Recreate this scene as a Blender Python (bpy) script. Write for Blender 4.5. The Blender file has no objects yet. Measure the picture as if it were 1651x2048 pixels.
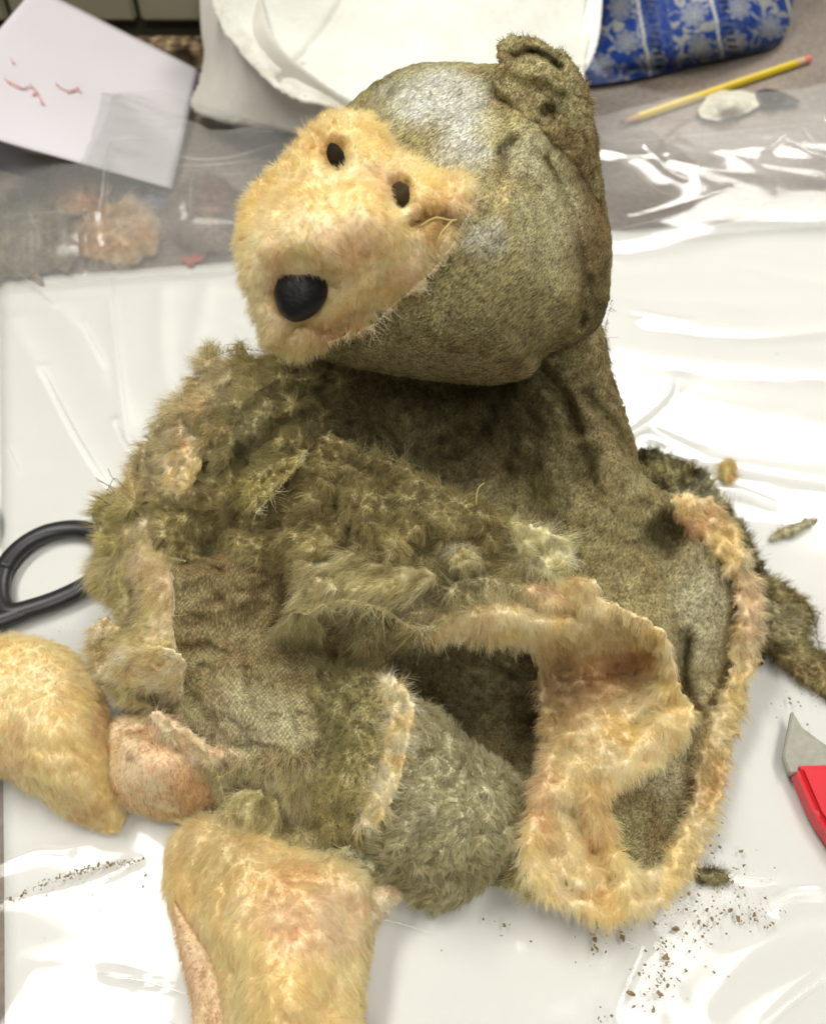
import bpy, bmesh, math, random
import numpy as np
from mathutils import Vector, Matrix

S = bpy.context.scene
COL = S.collection
rng = np.random.default_rng(7)
random.seed(7)

# ------------------------------------------------------------------ camera
CAM_H, PITCH = 0.45, math.radians(50)
FPX, CX, CY = 1773.0, 825.5, 1024.0          # focal length / centre in photo pixels
SP, CP = math.sin(PITCH), math.cos(PITCH)
cam = bpy.data.cameras.new('camera')
cam.sensor_fit = 'VERTICAL'; cam.sensor_height = 24.0
cam.lens = 12.0 * FPX / 1024.0
cam.clip_start = 0.01; cam.clip_end = 50
cam.dof.use_dof = True; cam.dof.focus_distance = 0.375; cam.dof.aperture_fstop = 7.0
camo = bpy.data.objects.new('camera', cam); COL.objects.link(camo)
camo.location = (0, 0, CAM_H); camo.rotation_euler = (math.radians(90) - PITCH, 0, 0)
S.camera = camo

# ------------------------------------------------------------------ light: an indoor room under ceiling panels, plus an added front fill
w = bpy.data.worlds.new('World'); S.world = w; w.use_nodes = True
w.node_tree.nodes['Background'].inputs[0].default_value = (1.0, 0.97, 0.92, 1)
w.node_tree.nodes['Background'].inputs[1].default_value = 0.17

def area(name, loc, target, sx, sy, power, col):
    l = bpy.data.lights.new(name, 'AREA'); l.shape = 'RECTANGLE'; l.size = sx; l.size_y = sy
    l.energy = power; l.color = col
    o = bpy.data.objects.new(name, l); COL.objects.link(o); o.location = loc
    o.rotation_euler = (Vector(target) - Vector(loc)).to_track_quat('-Z', 'Y').to_euler()
    return o
LAMP = (1.0, 0.965, 0.89)
area('ceiling_or_fill_light', (-0.78, 0.55, 2.0), (0.0, 0.35, 0), 1.2, 0.35, 26, LAMP)
area('ceiling_or_fill_light', (1.15, 2.40, 2.05), (0.05, 0.4, 0), 1.2, 0.35, 40, LAMP)
area('ceiling_or_fill_light', (0.60, 0.15, 2.1), (0, 0.3, 0), 1.2, 0.35, 18, LAMP)
area('ceiling_or_fill_light', (0.25, -1.25, 2.1), (0, 0.3, 0.1), 1.2, 0.35, 17, LAMP)  # added fill from behind the camera for the toy's front

S.view_settings.view_transform = 'Standard'; S.view_settings.look = 'None'
S.view_settings.exposure = 0.0; S.view_settings.gamma = 1.0
S.render.engine = 'CYCLES'
S.cycles.use_denoising = True
S.cycles.caustics_reflective = False; S.cycles.caustics_refractive = False
S.cycles.max_bounces = 8; S.cycles.transparent_max_bounces = 24

# ------------------------------------------------------------------ helpers
def lin(c):
    c = np.asarray(c, float) / 255.0
    return np.where(c <= 0.04045, c / 12.92, ((c + 0.055) / 1.055) ** 2.4)

def at(px, py, D):
    """World point(s) at photo column px, row py and distance D along the view axis."""
    px = np.asarray(px, float); py = np.asarray(py, float); D = np.asarray(D, float)
    u = (px - CX) / FPX; v = (py - CY) / FPX
    return np.stack([D * u, D * (CP - v * SP), CAM_H - D * (SP + v * CP)], -1)

def table_D(py, z=0.0):
    v = (np.asarray(py, float) - CY) / FPX
    return (CAM_H - z) / (SP + v * CP)

def tab(px, py, z=0.0):
    return at(px, py, table_D(py, z))

_p = np.random.default_rng(3).permutation(256); PERM = np.concatenate([_p, _p, _p])
_g = np.random.default_rng(4).normal(size=(256, 3)); GRAD = _g / np.linalg.norm(_g, axis=1, keepdims=True)
def perlin(P):
    P = np.asarray(P, float)
    i = np.floor(P).astype(int); f = P - i; i &= 255
    t = f * f * f * (f * (f * 6 - 15) + 10)
    out = 0
    for dx in (0, 1):
        for dy in (0, 1):
            for dz in (0, 1):
                h = PERM[PERM[PERM[(i[..., 0] + dx) & 255] + ((i[..., 1] + dy) & 255)] + ((i[..., 2] + dz) & 255)]
                d = (GRAD[h] * (f - np.array([dx, dy, dz]))).sum(-1)
                wgt = (t[..., 0] if dx else 1 - t[..., 0]) * (t[..., 1] if dy else 1 - t[..., 1]) * (t[..., 2] if dz else 1 - t[..., 2])
                out = out + d * wgt
    return out * 1.6
def fbm(P, octs=4, gain=0.5):
    a, s, o = 1.0, 0.0, 0.0
    for k in range(octs):
        o = o + a * perlin(P * 2 ** k + 17.3 * k); s += a; a *= gain
    return o / s
def sstep(a, b, x):
    t = np.clip((x - a) / (b - a), 0, 1); return t * t * (3 - 2 * t)

def smooth_poly(pts, n=6):
    """Closed Catmull-Rom through the points."""
    p = np.asarray(pts, float); out = []
    for k in range(len(p)):
        p0, p1, p2, p3 = p[k - 1], p[k], p[(k + 1) % len(p)], p[(k + 2) % len(p)]
        for t in np.arange(n) / n:
            out.append(0.5 * (2 * p1 + (p2 - p0) * t + (2 * p0 - 5 * p1 + 4 * p2 - p3) * t * t + (3 * p1 - p0 - 3 * p2 + p3) * t ** 3))
    return np.array(out)
def smooth_line(pts, n=8):
    p = np.asarray(pts, float); q = np.vstack([2 * p[0] - p[1], p, 2 * p[-1] - p[-2]]); out = []
    for k in range(1, len(q) - 2):
        p0, p1, p2, p3 = q[k - 1], q[k], q[k + 1], q[k + 2]
        for t in np.arange(n) / n:
            out.append(0.5 * (2 * p1 + (p2 - p0) * t + (2 * p0 - 5 * p1 + 4 * p2 - p3) * t * t + (3 * p1 - p0 - 3 * p2 + p3) * t ** 3))
    out.append(p[-1]); return np.array(out)

def seg_dist(P, A, B, chunk=20000):
    d = np.full(len(P), 1e9); near = np.zeros_like(P)
    AB = B - A; L2 = (AB ** 2).sum(1) + 1e-12
    for s in range(0, len(P), chunk):
        Q = P[s:s + chunk]
        t = np.clip(((Q[:, None] - A) * AB).sum(-1) / L2, 0, 1)
        C = A + t[..., None] * AB
        dd = ((Q[:, None] - C) ** 2).sum(-1); k = dd.argmin(1)
        d[s:s + chunk] = np.sqrt(dd[np.arange(len(Q)), k]); near[s:s + chunk] = C[np.arange(len(Q)), k]
    return d, near
def inside(P, poly):
    x, y = P[:, 0], P[:, 1]; r = np.zeros(len(P), bool)
    for (x1, y1), (x2, y2) in zip(poly, np.roll(poly, -1, 0)):
        if y1 != y2:
            r ^= ((y1 > y) != (y2 > y)) & (x < (x2 - x1) * (y - y1) / (y2 - y1) + x1)
    return r
def sdf(P, poly):
    d, near = seg_dist(P, poly, np.roll(poly, -1, 0))
    return np.where(inside(P, poly), d, -d), near

def tps(ctrl):
    c = np.asarray(ctrl, float); X = c[:, :2] / 500.0; n = len(X)
    if n < 3:
        m = c[:, 2].mean(); return lambda P: np.full(len(P), m)
    def K(r2): return np.where(r2 > 1e-12, r2 * np.log(r2 + 1e-12), 0)
    A = np.zeros((n + 3, n + 3)); A[:n, :n] = K(((X[:, None] - X) ** 2).sum(-1)) + 1e-3 * np.eye(n)
    A[:n, n] = 1; A[:n, n + 1:] = X; A[n, :n] = 1; A[n + 1:, :n] = X.T
    wts = np.linalg.lstsq(A, np.concatenate([c[:, 2], [0, 0, 0]]), rcond=None)[0]
    def f(P):
        Q = P / 500.0
        return K(((Q[:, None] - X) ** 2).sum(-1)) @ wts[:n] + wts[n] + Q @ wts[n + 1:]
    return f

def mesh_from(name, V, F, smooth=True):
    F = np.asarray(F); me = bpy.data.meshes.new(name); k = F.shape[1]
    me.vertices.add(len(V)); me.vertices.foreach_set('co', np.asarray(V, np.float32).ravel())
    me.loops.add(F.size); me.loops.foreach_set('vertex_index', F.astype(np.int32).ravel())
    me.polygons.add(len(F)); me.polygons.foreach_set('loop_start', np.arange(0, F.size, k, dtype=np.int32))
    me.polygons.foreach_set('use_smooth', np.full(len(F), smooth))
    me.update(calc_edges=True); me.validate()
    return me
def tint(me, C):
    a = me.attributes.new('tint', 'FLOAT_COLOR', 'POINT')
    a.data.foreach_set('color', np.concatenate([C, np.ones((len(C), 1))], 1).astype(np.float32).ravel())

def link(name, data, parent=None, mat=None, **props):
    o = bpy.data.objects.new(name, data); COL.objects.link(o)
    if parent is not None: o.parent = parent
    if mat is not None: data.materials.append(mat)
    for k, v in props.items(): o[k] = v
    return o
def thing(name, label, cat, group=None, data=None, mat=None):
    o = link(name, data, None, mat); o['label'] = label; o['category'] = cat
    if group: o['group'] = group
    return o

# ------------------------------------------------------------------ materials
def new_mat(name):
    m = bpy.data.materials.new(name); m.use_nodes = True
    return m, m.node_tree, m.node_tree.nodes['Principled BSDF']
def N(nt, t, **kw):
    n = nt.nodes.new(t)
    for k, v in kw.items():
        if k in n.inputs: n.inputs[k].default_value = v
        else: setattr(n, k, v)
    return n

def mat_cloth(name, scale=900, lo=0.6, hi=1.25, bump=0.35, knit=False):
    m, nt, b = new_mat(name)
    a = N(nt, 'ShaderNodeAttribute', attribute_name='tint')
    tc = N(nt, 'ShaderNodeTexCoord')
    n1 = N(nt, 'ShaderNodeTexNoise', Scale=scale, Detail=2.5)
    gd = (0.62, 0.60, 0.50)                                               # nap direction
    dt = N(nt, 'ShaderNodeVectorMath', operation='DOT_PRODUCT'); dt.inputs[1].default_value = gd; nt.links.new(tc.outputs['Object'], dt.inputs[0])
    sc = N(nt, 'ShaderNodeVectorMath', operation='SCALE'); sc.inputs[0].default_value = tuple(-0.68 * g for g in gd); nt.links.new(dt.outputs['Value'], sc.inputs['Scale'])
    mg = N(nt, 'ShaderNodeVectorMath', operation='ADD'); nt.links.new(tc.outputs['Object'], mg.inputs[0]); nt.links.new(sc.outputs[0], mg.inputs[1])
    nt.links.new(mg.outputs[0], n1.inputs['Vector'])
    mr = N(nt, 'ShaderNodeMapRange'); mr.inputs[1].default_value = 0.3; mr.inputs[2].default_value = 0.7
    mr.inputs[3].default_value = lo; mr.inputs[4].default_value = hi
    nt.links.new(n1.outputs['Fac'], mr.inputs[0])
    mul = N(nt, 'ShaderNodeVectorMath', operation='MULTIPLY')
    nt.links.new(a.outputs['Color'], mul.inputs[0]); nt.links.new(mr.outputs[0], mul.inputs[1])
    nt.links.new(mul.outputs[0], b.inputs['Base Color'])
    b.inputs['Roughness'].default_value = 0.95; b.inputs['Specular IOR Level'].default_value = 0.15
    bp = N(nt, 'ShaderNodeBump', Strength=bump, Distance=0.0008)
    h = n1.outputs['Fac']
    if knit:
        hh = None
        for rz in (0.75, -0.8):
            wv = N(nt, 'ShaderNodeTexWave', Scale=225.0, Distortion=0.8); wv.inputs['Detail'].default_value = 1.0
            mp = N(nt, 'ShaderNodeMapping'); mp.inputs['Rotation'].default_value = (0.5, 0.0, rz)
            nt.links.new(tc.outputs['Object'], mp.inputs[0]); nt.links.new(mp.outputs[0], wv.inputs['Vector'])
            if hh is None: hh = wv.outputs['Fac']
            else:
                mm = N(nt, 'ShaderNodeMath', operation='MULTIPLY'); nt.links.new(hh, mm.inputs[0]); nt.links.new(wv.outputs['Fac'], mm.inputs[1]); hh = mm.outputs[0]
        rk = N(nt, 'ShaderNodeMapRange'); rk.inputs[3].default_value = 0.80; rk.inputs[4].default_value = 1.35; nt.links.new(hh, rk.inputs[0])
        m3 = N(nt, 'ShaderNodeVectorMath', operation='MULTIPLY'); nt.links.new(mul.outputs[0], m3.inputs[0]); nt.links.new(rk.outputs[0], m3.inputs[1])
        nt.links.new(m3.outputs[0], b.inputs['Base Color'])
        ad = N(nt, 'ShaderNodeMath', operation='ADD'); nt.links.new(hh, ad.inputs[0]); nt.links.new(h, ad.inputs[1])
        h = ad.outputs[0]
    nt.links.new(h, bp.inputs['Height']); nt.links.new(bp.outputs[0], b.inputs['Normal'])
    return m
M_CLOTH = mat_cloth('soiled_backing_cloth', 1500, 0.34, 1.45, 0.6)
M_PLUSH = mat_cloth('plush_ground', 700, 0.88, 1.10, 0.3)
M_KNIT = mat_cloth('soiled_knit_backing', 1000, 0.55, 1.3, 0.28, True)

def mat_hair(name, trans=0.38):
    m, nt, b = new_mat(name)
    a = N(nt, 'ShaderNodeAttribute', attribute_name='tint')
    d = N(nt, 'ShaderNodeBsdfDiffuse'); t = N(nt, 'ShaderNodeBsdfTranslucent'); mx = N(nt, 'ShaderNodeMixShader', Fac=trans)
    nt.links.new(a.outputs['Color'], d.inputs[0]); nt.links.new(a.outputs['Color'], t.inputs[0])
    nt.links.new(d.outputs[0], mx.inputs[1]); nt.links.new(t.outputs[0], mx.inputs[2])
    nt.links.new(mx.outputs[0], nt.nodes['Material Output'].inputs['Surface'])
    return m
M_HAIR = mat_hair('pile_fibre')

def mat_plain(name, rgb, rough=0.6, spec=0.3, var=0.12, scale=60, bump=0.0, bscale=300, coat=0.0):
    m, nt, b = new_mat(name)
    tc = N(nt, 'ShaderNodeTexCoord')
    n1 = N(nt, 'ShaderNodeTexNoise', Scale=scale, Detail=5.0); nt.links.new(tc.outputs['Object'], n1.inputs['Vector'])
    mr = N(nt, 'ShaderNodeMapRange'); mr.inputs[1].default_value = 0.25; mr.inputs[2].default_value = 0.75
    mr.inputs[3].default_value = 1 - var; mr.inputs[4].default_value = 1 + var
    nt.links.new(n1.outputs['Fac'], mr.inputs[0])
    mul = N(nt, 'ShaderNodeVectorMath', operation='MULTIPLY'); mul.inputs[0].default_value = tuple(lin(rgb))
    nt.links.new(mr.outputs[0], mul.inputs[1]); nt.links.new(mul.outputs[0], b.inputs['Base Color'])
    b.inputs['Roughness'].default_value = rough; b.inputs['Specular IOR Level'].default_value = spec
    b.inputs['Coat Weight'].default_value = coat
    if bump:
        n2 = N(nt, 'ShaderNodeTexNoise', Scale=bscale, Detail=4.0); nt.links.new(tc.outputs['Object'], n2.inputs['Vector'])
        bp = N(nt, 'ShaderNodeBump', Strength=bump, Distance=0.001)
        nt.links.new(n2.outputs['Fac'], bp.inputs['Height']); nt.links.new(bp.outputs[0], b.inputs['Normal'])
    return m

def mat_plastic(name, milk=0.05, rough=0.08, ior=1.5):
    m, nt, b = new_mat(name)
    t = N(nt, 'ShaderNodeBsdfTransparent'); t.inputs[0].default_value = (0.985, 0.985, 0.98, 1)
    g = N(nt, 'ShaderNodeBsdfGlossy', Roughness=rough); g.inputs[0].default_value = (1, 1, 1, 1)
    d = N(nt, 'ShaderNodeBsdfDiffuse'); d.inputs[0].default_value = (0.75, 0.75, 0.74, 1)
    fr = N(nt, 'ShaderNodeFresnel', IOR=ior)
    m1 = N(nt, 'ShaderNodeMixShader', Fac=milk); m2 = N(nt, 'ShaderNodeMixShader')
    nt.links.new(t.outputs[0], m1.inputs[1]); nt.links.new(d.outputs[0], m1.inputs[2])
    nt.links.new(fr.outputs[0], m2.inputs[0]); nt.links.new(m1.outputs[0], m2.inputs[1]); nt.links.new(g.outputs[0], m2.inputs[2])
    nt.links.new(m2.outputs[0], nt.nodes['Material Output'].inputs['Surface'])
    return m
def mat_crease(name):
    m, nt, b = new_mat(name)
    t = N(nt, 'ShaderNodeBsdfTransparent'); g = N(nt, 'ShaderNodeBsdfGlossy', Roughness=0.42); g.inputs[0].default_value = (1, 1, 1, 1)
    mx = N(nt, 'ShaderNodeMixShader', Fac=0.42)
    nt.links.new(t.outputs[0], mx.inputs[1]); nt.links.new(g.outputs[0], mx.inputs[2]); nt.links.new(mx.outputs[0], nt.nodes['Material Output'].inputs['Surface'])
    return m
M_FILM = mat_plastic('clear_film', 0.02, 0.09, 1.36)
M_BAG = mat_plastic('clear_bag_film', 0.17, 0.32, 1.2)
M_FOLD = mat_crease('whitened_film_crease')
def mat_tint(name, rough=0.8, spec=0.2):
    m, nt, b = new_mat(name)
    a = N(nt, 'ShaderNodeAttribute', attribute_name='tint'); nt.links.new(a.outputs['Color'], b.inputs['Base Color'])
    b.inputs['Roughness'].default_value = rough; b.inputs['Specular IOR Level'].default_value = spec
    return m

# ------------------------------------------------------------------ cloth colours (sRGB), some also painting shade
OL = (176, 167, 122); OD = (64, 58, 36); SG = (204, 200, 170); BR = (156, 138, 98); CR = (253, 235, 198)
YE = (250, 225, 170); PK = (253, 219, 188); TN = (226, 188, 136); WH = (224, 226, 218); GN = (198, 187, 134); RU = (190, 144, 100)

def colour_of(spec, PX, P):
    """spec = (two base colours, stain size in m, blobs, speckle); PX photo position of the cloth, P its place in space."""
    a, b, sc, blobs, speck = spec
    n = sstep(-0.35, 0.35, fbm(P / sc + 5.1, 4))[:, None]
    c = lin(a) * (1 - n) + lin(b) * n
    jx = perlin(P / 0.018 + 3.3) * 28; jy = perlin(P / 0.018 + 9.7) * 28
    X = PX[:, 0] + jx; Y = PX[:, 1] + jy
    for (bx, by, rx, ry, col, st) in blobs:
        e = ((X - bx) / rx) ** 2 + ((Y - by) / ry) ** 2
        wgt = (st * np.exp(-e * e * 0.7) * np.clip(0.85 + 0.5 * fbm(P / 0.006 + bx, 2), 0, 1.2))[:, None]
        wgt = np.clip(wgt, 0, 1); c = c * (1 - wgt) + lin(col) * wgt
    if speck:
        s = sstep(0.12, 0.42, perlin(P / 0.0022 + 31)) * speck + sstep(0.2, 0.5, perlin(P / 0.006 + 11)) * speck * 0.7
        s = np.clip(s, 0, 0.85)[:, None]; c = c * (1 - s) + lin(OD) * 0.7 * s
    return c

# ------------------------------------------------------------------ relief builder: a stuffed / thick cloth piece with a front, a back and a rolled edge
def relief(outline, ctrl, R, T, cell=5.0, rag=0.0, rag_s=22.0, bumps=(), dents=(), creases=(), edge_t=0.003, clamp=True, smooth=True, pits=()):
    poly = smooth_poly(outline) if smooth else np.asarray(outline, float)
    if rag:
        nx = np.roll(poly, -1, 0) - np.roll(poly, 1, 0); nx = np.stack([nx[:, 1], -nx[:, 0]], 1); nx /= np.linalg.norm(nx, axis=1, keepdims=True) + 1e-9
        q = []
        for k in range(len(poly)):
            A, B = poly[k], poly[(k + 1) % len(poly)]; m = max(1, int(np.linalg.norm(B - A) / 7))
            for t in range(m): q.append(np.concatenate([A + (B - A) * t / m, nx[k]]))
        q = np.array(q); z = np.zeros((len(q), 1))
        off = fbm(np.hstack([q[:, :2] / rag_s, z]), 3) * rag
        poly = q[:, :2] + q[:, 2:] * off[:, None]
    lo, hi = poly.min(0) - cell * 2, poly.max(0) + cell * 2
    gx = np.arange(lo[0], hi[0], cell); gy = np.arange(lo[1], hi[1], cell)
    nx_, ny_ = len(gx), len(gy)
    G = np.stack(np.meshgrid(gx, gy), -1).reshape(-1, 2)
    s, near = sdf(G, poly)
    snap = (s > -0.7 * cell) & (s < 0.35 * cell)
    G = np.where(snap[:, None], near, G); s = np.where(snap, 0.0, s)
    ok = (s >= 0)
    idx = np.arange(nx_ * ny_).reshape(ny_, nx_)
    Q = np.stack([idx[:-1, :-1], idx[1:, :-1], idx[1:, 1:], idx[:-1, 1:]], -1).reshape(-1, 4)
    Q = Q[ok[Q].all(1)]
    a_ = G[Q]; ar = 0.5 * np.abs((a_[:, 2, 0] - a_[:, 0, 0]) * (a_[:, 3, 1] - a_[:, 1, 1]) - (a_[:, 3, 0] - a_[:, 1, 0]) * (a_[:, 2, 1] - a_[:, 0, 1]))
    Q = Q[ar > 0.5]
    used = np.unique(Q); rm = np.full(len(G), -1); rm[used] = np.arange(len(used))
    Q = rm[Q]; G = G[used]; s = np.maximum(s[used], 0)
    D0 = tps(ctrl)(G)
    mpp = D0 / FPX                                    # metres per photo pixel
    Rp = R / mpp
    k = np.clip(s / Rp, 0, 1); drop = R * (1 - np.sqrt(np.clip(1 - (1 - k) ** 2, 0, 1)))
    D = D0 + drop
    P = at(G[:, 0], G[:, 1], D0)
    for (sc, amp) in bumps:
        D = D + amp * fbm(P / sc + sc * 1000, 3) * np.clip(0.25 + s / 25, 0, 1)
    for (sc, amp) in pits:
        D = D + amp * sstep(0.12, 0.5, perlin(P * (1, 1, 1.6) / sc + 77.7)) * np.clip(s / 20, 0, 1)
    for (x, y, rx, ry, rot, dep) in dents:
        c, sn = math.cos(math.radians(rot)), math.sin(math.radians(rot))
        X = (G[:, 0] - x) * c + (G[:, 1] - y) * sn; Y = -(G[:, 0] - x) * sn + (G[:, 1] - y) * c
        D = D + dep * np.exp(-((X / rx) ** 2 + (Y / ry) ** 2) ** 1.5)
    for (line, wd, dep) in creases:
        L = smooth_line(line); dd, _ = seg_dist(G, L[:-1], L[1:])
        D = D + dep * np.exp(-(dd / wd) ** 2)
    Tt = edge_t + (T - edge_t) * np.sqrt(np.clip(1 - (1 - np.clip(s / (Rp * 1.2), 0, 1)) ** 2, 0, 1))
    B = np.maximum(D0 + R + Tt - R * 0.6, D + edge_t)
    if clamp:
        tD = table_D(G[:, 1], 0.0045); D = np.minimum(D, tD - 0.002); B = np.clip(B, D + 0.001, tD)
        B = np.maximum(B, D + 0.001)
    Vf = at(G[:, 0], G[:, 1], D); Vb = at(G[:, 0], G[:, 1], B)
    n = len(G)
    E = np.concatenate([Q[:, [0, 1]], Q[:, [1, 2]], Q[:, [2, 3]], Q[:, [3, 0]]])
    key = E[:, 0] * n + E[:, 1]; rev = E[:, 1] * n + E[:, 0]
    Eb = E[~np.isin(key, rev)]
    F = np.concatenate([Q, Q[:, ::-1] + n, np.stack([Eb[:, 1], Eb[:, 0], Eb[:, 0] + n, Eb[:, 1] + n], 1)])
    fn = np.cross(Vf[Q[:, 2]] - Vf[Q[:, 0]], Vf[Q[:, 3]] - Vf[Q[:, 1]])
    vn = np.zeros((n, 3))
    for j in range(4): np.add.at(vn, Q[:, j], fn)
    vn /= np.linalg.norm(vn, axis=1, keepdims=True) + 1e-12
    return dict(V=np.vstack([Vf, Vb]), F=F, Q=Q, G=G, s=s, Vf=Vf, vn=vn, n=n)

def build(name, rel, mat, spec, parent, label=None):
    if mat is M_CLOTH and spec[4] <= 0.16: mat = M_PLUSH
    me = mesh_from(name, rel['V'], rel['F'])
    c = colour_of(spec, rel['G'], rel['Vf']); tint(me, np.vstack([c, c]))
    o = link(name, me, parent, mat)
    if label: o['label'] = label
    return o

RIGHT = np.array([1.0, 0, 0]); UP = np.array([0, SP, CP]); FWD = np.array([0, CP, -SP])
DENS, LEN, RAD = 3.0, 0.72, 0.44
def fur(rel, spec, parent, dens, L, rad=0.00013, comb=(0, 1), comb_w=0.6, stand=0.7, clump=0.0035, pull=0.5, frizz=0.35,
        edge=0.0, edge_w=18, jit=0.3, mott=0.4, pts=4, name='fur', where=None, lift=1.0, whirl=0.0):
    """Pile fibres rooted over the front of a piece; comb = direction in the photo plane (right, down)."""
    Q, Vf, G, s, vn = rel['Q'], rel['Vf'], rel['G'], rel['s'], rel['vn']
    A = Vf[Q]; ar = 0.5 * np.linalg.norm(np.cross(A[:, 2] - A[:, 0], A[:, 3] - A[:, 1]), axis=1)
    ar = np.minimum(ar, np.percentile(ar, 97) * 1.5)
    dens, L, rad = dens * DENS, L * LEN, rad * RAD
    n = int(dens * 1e6 * ar.sum())
    f = rng.choice(len(Q), n, p=ar / ar.sum()); u = rng.random((n, 1)); v = rng.random((n, 1))
    q = Q[f]; bil = lambda X: X[q[:, 0]] * (1 - u) * (1 - v) + X[q[:, 1]] * (1 - u) * v + X[q[:, 2]] * u * v + X[q[:, 3]] * u * (1 - v)
    P, nn, g, sd = bil(Vf), bil(vn), bil(G), bil(s[:, None])[:, 0]
    if where is not None:
        k = where(g, P) > rng.random(n); P, nn, g, sd = P[k], nn[k], g[k], sd[k]; n = len(P)
    nn /= np.linalg.norm(nn, axis=1, keepdims=True) + 1e-9
    flip = (nn * (at(g[:, 0], g[:, 1], 1.0) - at(g[:, 0], g[:, 1], 0.5))).sum(1) > 0; nn[flip] *= -1
    cb = RIGHT * comb[0] - UP * comb[1]
    cb = np.tile(cb, (n, 1))
    if whirl:
        a1 = fbm(P / 0.03 + 2.2, 2) * whirl; cb = np.cos(a1)[:, None] * (RIGHT * comb[0] - UP * comb[1]) + np.sin(a1)[:, None] * (RIGHT * comb[1] + UP * comb[0])
    cb = cb - nn * (cb * nn).sum(1, keepdims=True)
    fr = np.stack([perlin(P / 0.004 + 1.5), perlin(P / 0.004 + 41.5), perlin(P / 0.004 + 81.5)], 1) * frizz + rng.normal(size=(n, 3)) * frizz * 0.3
    ln = L * (0.35 + 1.0 * rng.random(n)) * np.clip(1 + 0.7 * perlin(P / 0.009 + 7), .35, 2) * (1 + edge * np.exp(-sd / edge_w))
    d1 = nn * stand * lift + cb * comb_w * 0.5 + fr * 0.5; d1 /= np.linalg.norm(d1, axis=1, keepdims=True) + 1e-9
    d2 = nn * stand * 0.45 + cb * comb_w + fr; d2 /= np.linalg.norm(d2, axis=1, keepdims=True) + 1e-9
    t = np.linspace(0, 1, pts)[None, :, None]
    pos = P[:, None] + ln[:, None, None] * (d1[:, None] * t * (1 - t * 0.5) + d2[:, None] * t * t * 0.5)
    if pull > 0:
        cell = np.floor(P / clump).astype(int); best = np.full(n, 1e9); cen = P.copy()
        for dx in (-1, 0, 1):
            for dy in (-1, 0, 1):
                for dz in (-1, 0, 1):
                    c_ = cell + (dx, dy, dz)
                    hsh = PERM[(PERM[c_[:, 0] & 255] + c_[:, 1]) & 255]; hsh = PERM[(hsh + c_[:, 2]) & 255]
                    q_ = (c_ + 0.5 + GRAD[hsh] * 0.5) * clump; d_ = ((q_ - P) ** 2).sum(1); m_ = d_ < best
                    best[m_] = d_[m_]; cen[m_] = q_[m_]
        cen = cen - nn * ((cen - P) * nn).sum(1, keepdims=True)
        pos += ((cen - P)[:, None]) * (t ** 1.5) * pull * (0.75 + 0.5 * rng.random((n, 1, 1)))
    pos[:, :, 2] = np.maximum(pos[:, :, 2], 0.0055)
    col = colour_of(spec, g, P) * (1 + jit * rng.normal(size=(n, 1))).clip(0.4, 1.7) * (1 + mott * (perlin(P / 0.0032 + 60) + 0.6 * perlin(P / 0.009 + 90)))[:, None].clip(0.35, 1.5)
    hc = bpy.data.hair_curves.new(name); hc.add_curves([pts] * n)
    hc.attributes['position'].data.foreach_set('vector', pos.astype(np.float32).ravel())
    r = hc.attributes.get('radius') or hc.attributes.new('radius', 'FLOAT', 'POINT')
    r.data.foreach_set('value', (np.tile(np.linspace(1, 0.25, pts), n) * np.repeat(rad * (0.7 + 0.6 * rng.random(n)), pts)).astype(np.float32))
    a = hc.attributes.new('tint', 'FLOAT_COLOR', 'CURVE')
    a.data.foreach_set('color', np.concatenate([col.clip(0, 0.9), np.ones((n, 1))], 1).astype(np.float32).ravel())
    return link(name, hc, parent, M_HAIR, kind='stuff')

def tube_mesh(name, pts, rad, seg=8, taper=None, flat=1.0):
    """Tube along a polyline; rad may be per point."""
    p = np.asarray(pts, float); n = len(p); rad = np.broadcast_to(np.asarray(rad, float), (n,))
    T = np.gradient(p, axis=0); T /= np.linalg.norm(T, axis=1, keepdims=True) + 1e-12
    up = np.array([0, 0, 1.0]); V = []
    for k in range(n):
        x = np.cross(up, T[k]); x /= np.linalg.norm(x) + 1e-9; y = np.cross(T[k], x)
        for j in range(seg):
            a = 2 * math.pi * j / seg; V.append(p[k] + rad[k] * (math.cos(a) * x + flat * math.sin(a) * y))
    F = [[k * seg + j, k * seg + (j + 1) % seg, (k + 1) * seg + (j + 1) % seg, (k + 1) * seg + j] for k in range(n - 1) for j in range(seg)]
    V += [p[0], p[-1]]; c0, c1 = n * seg, n * seg + 1
    F += [[c0, (j + 1) % seg, j, c0] for j in range(seg)] + [[c1, (n - 1) * seg + j, (n - 1) * seg + (j + 1) % seg, c1] for j in range(seg)]
    bm = bmesh.new(); vs = [bm.verts.new(v) for v in V]
    for f in F:
        try: bm.faces.new([vs[i] for i in dict.fromkeys(f)])
        except ValueError: pass
    me = bpy.data.meshes.new(name); bm.to_mesh(me); bm.free()
    me.polygons.foreach_set('use_smooth', np.full(len(me.polygons), True))
    return me

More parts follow.
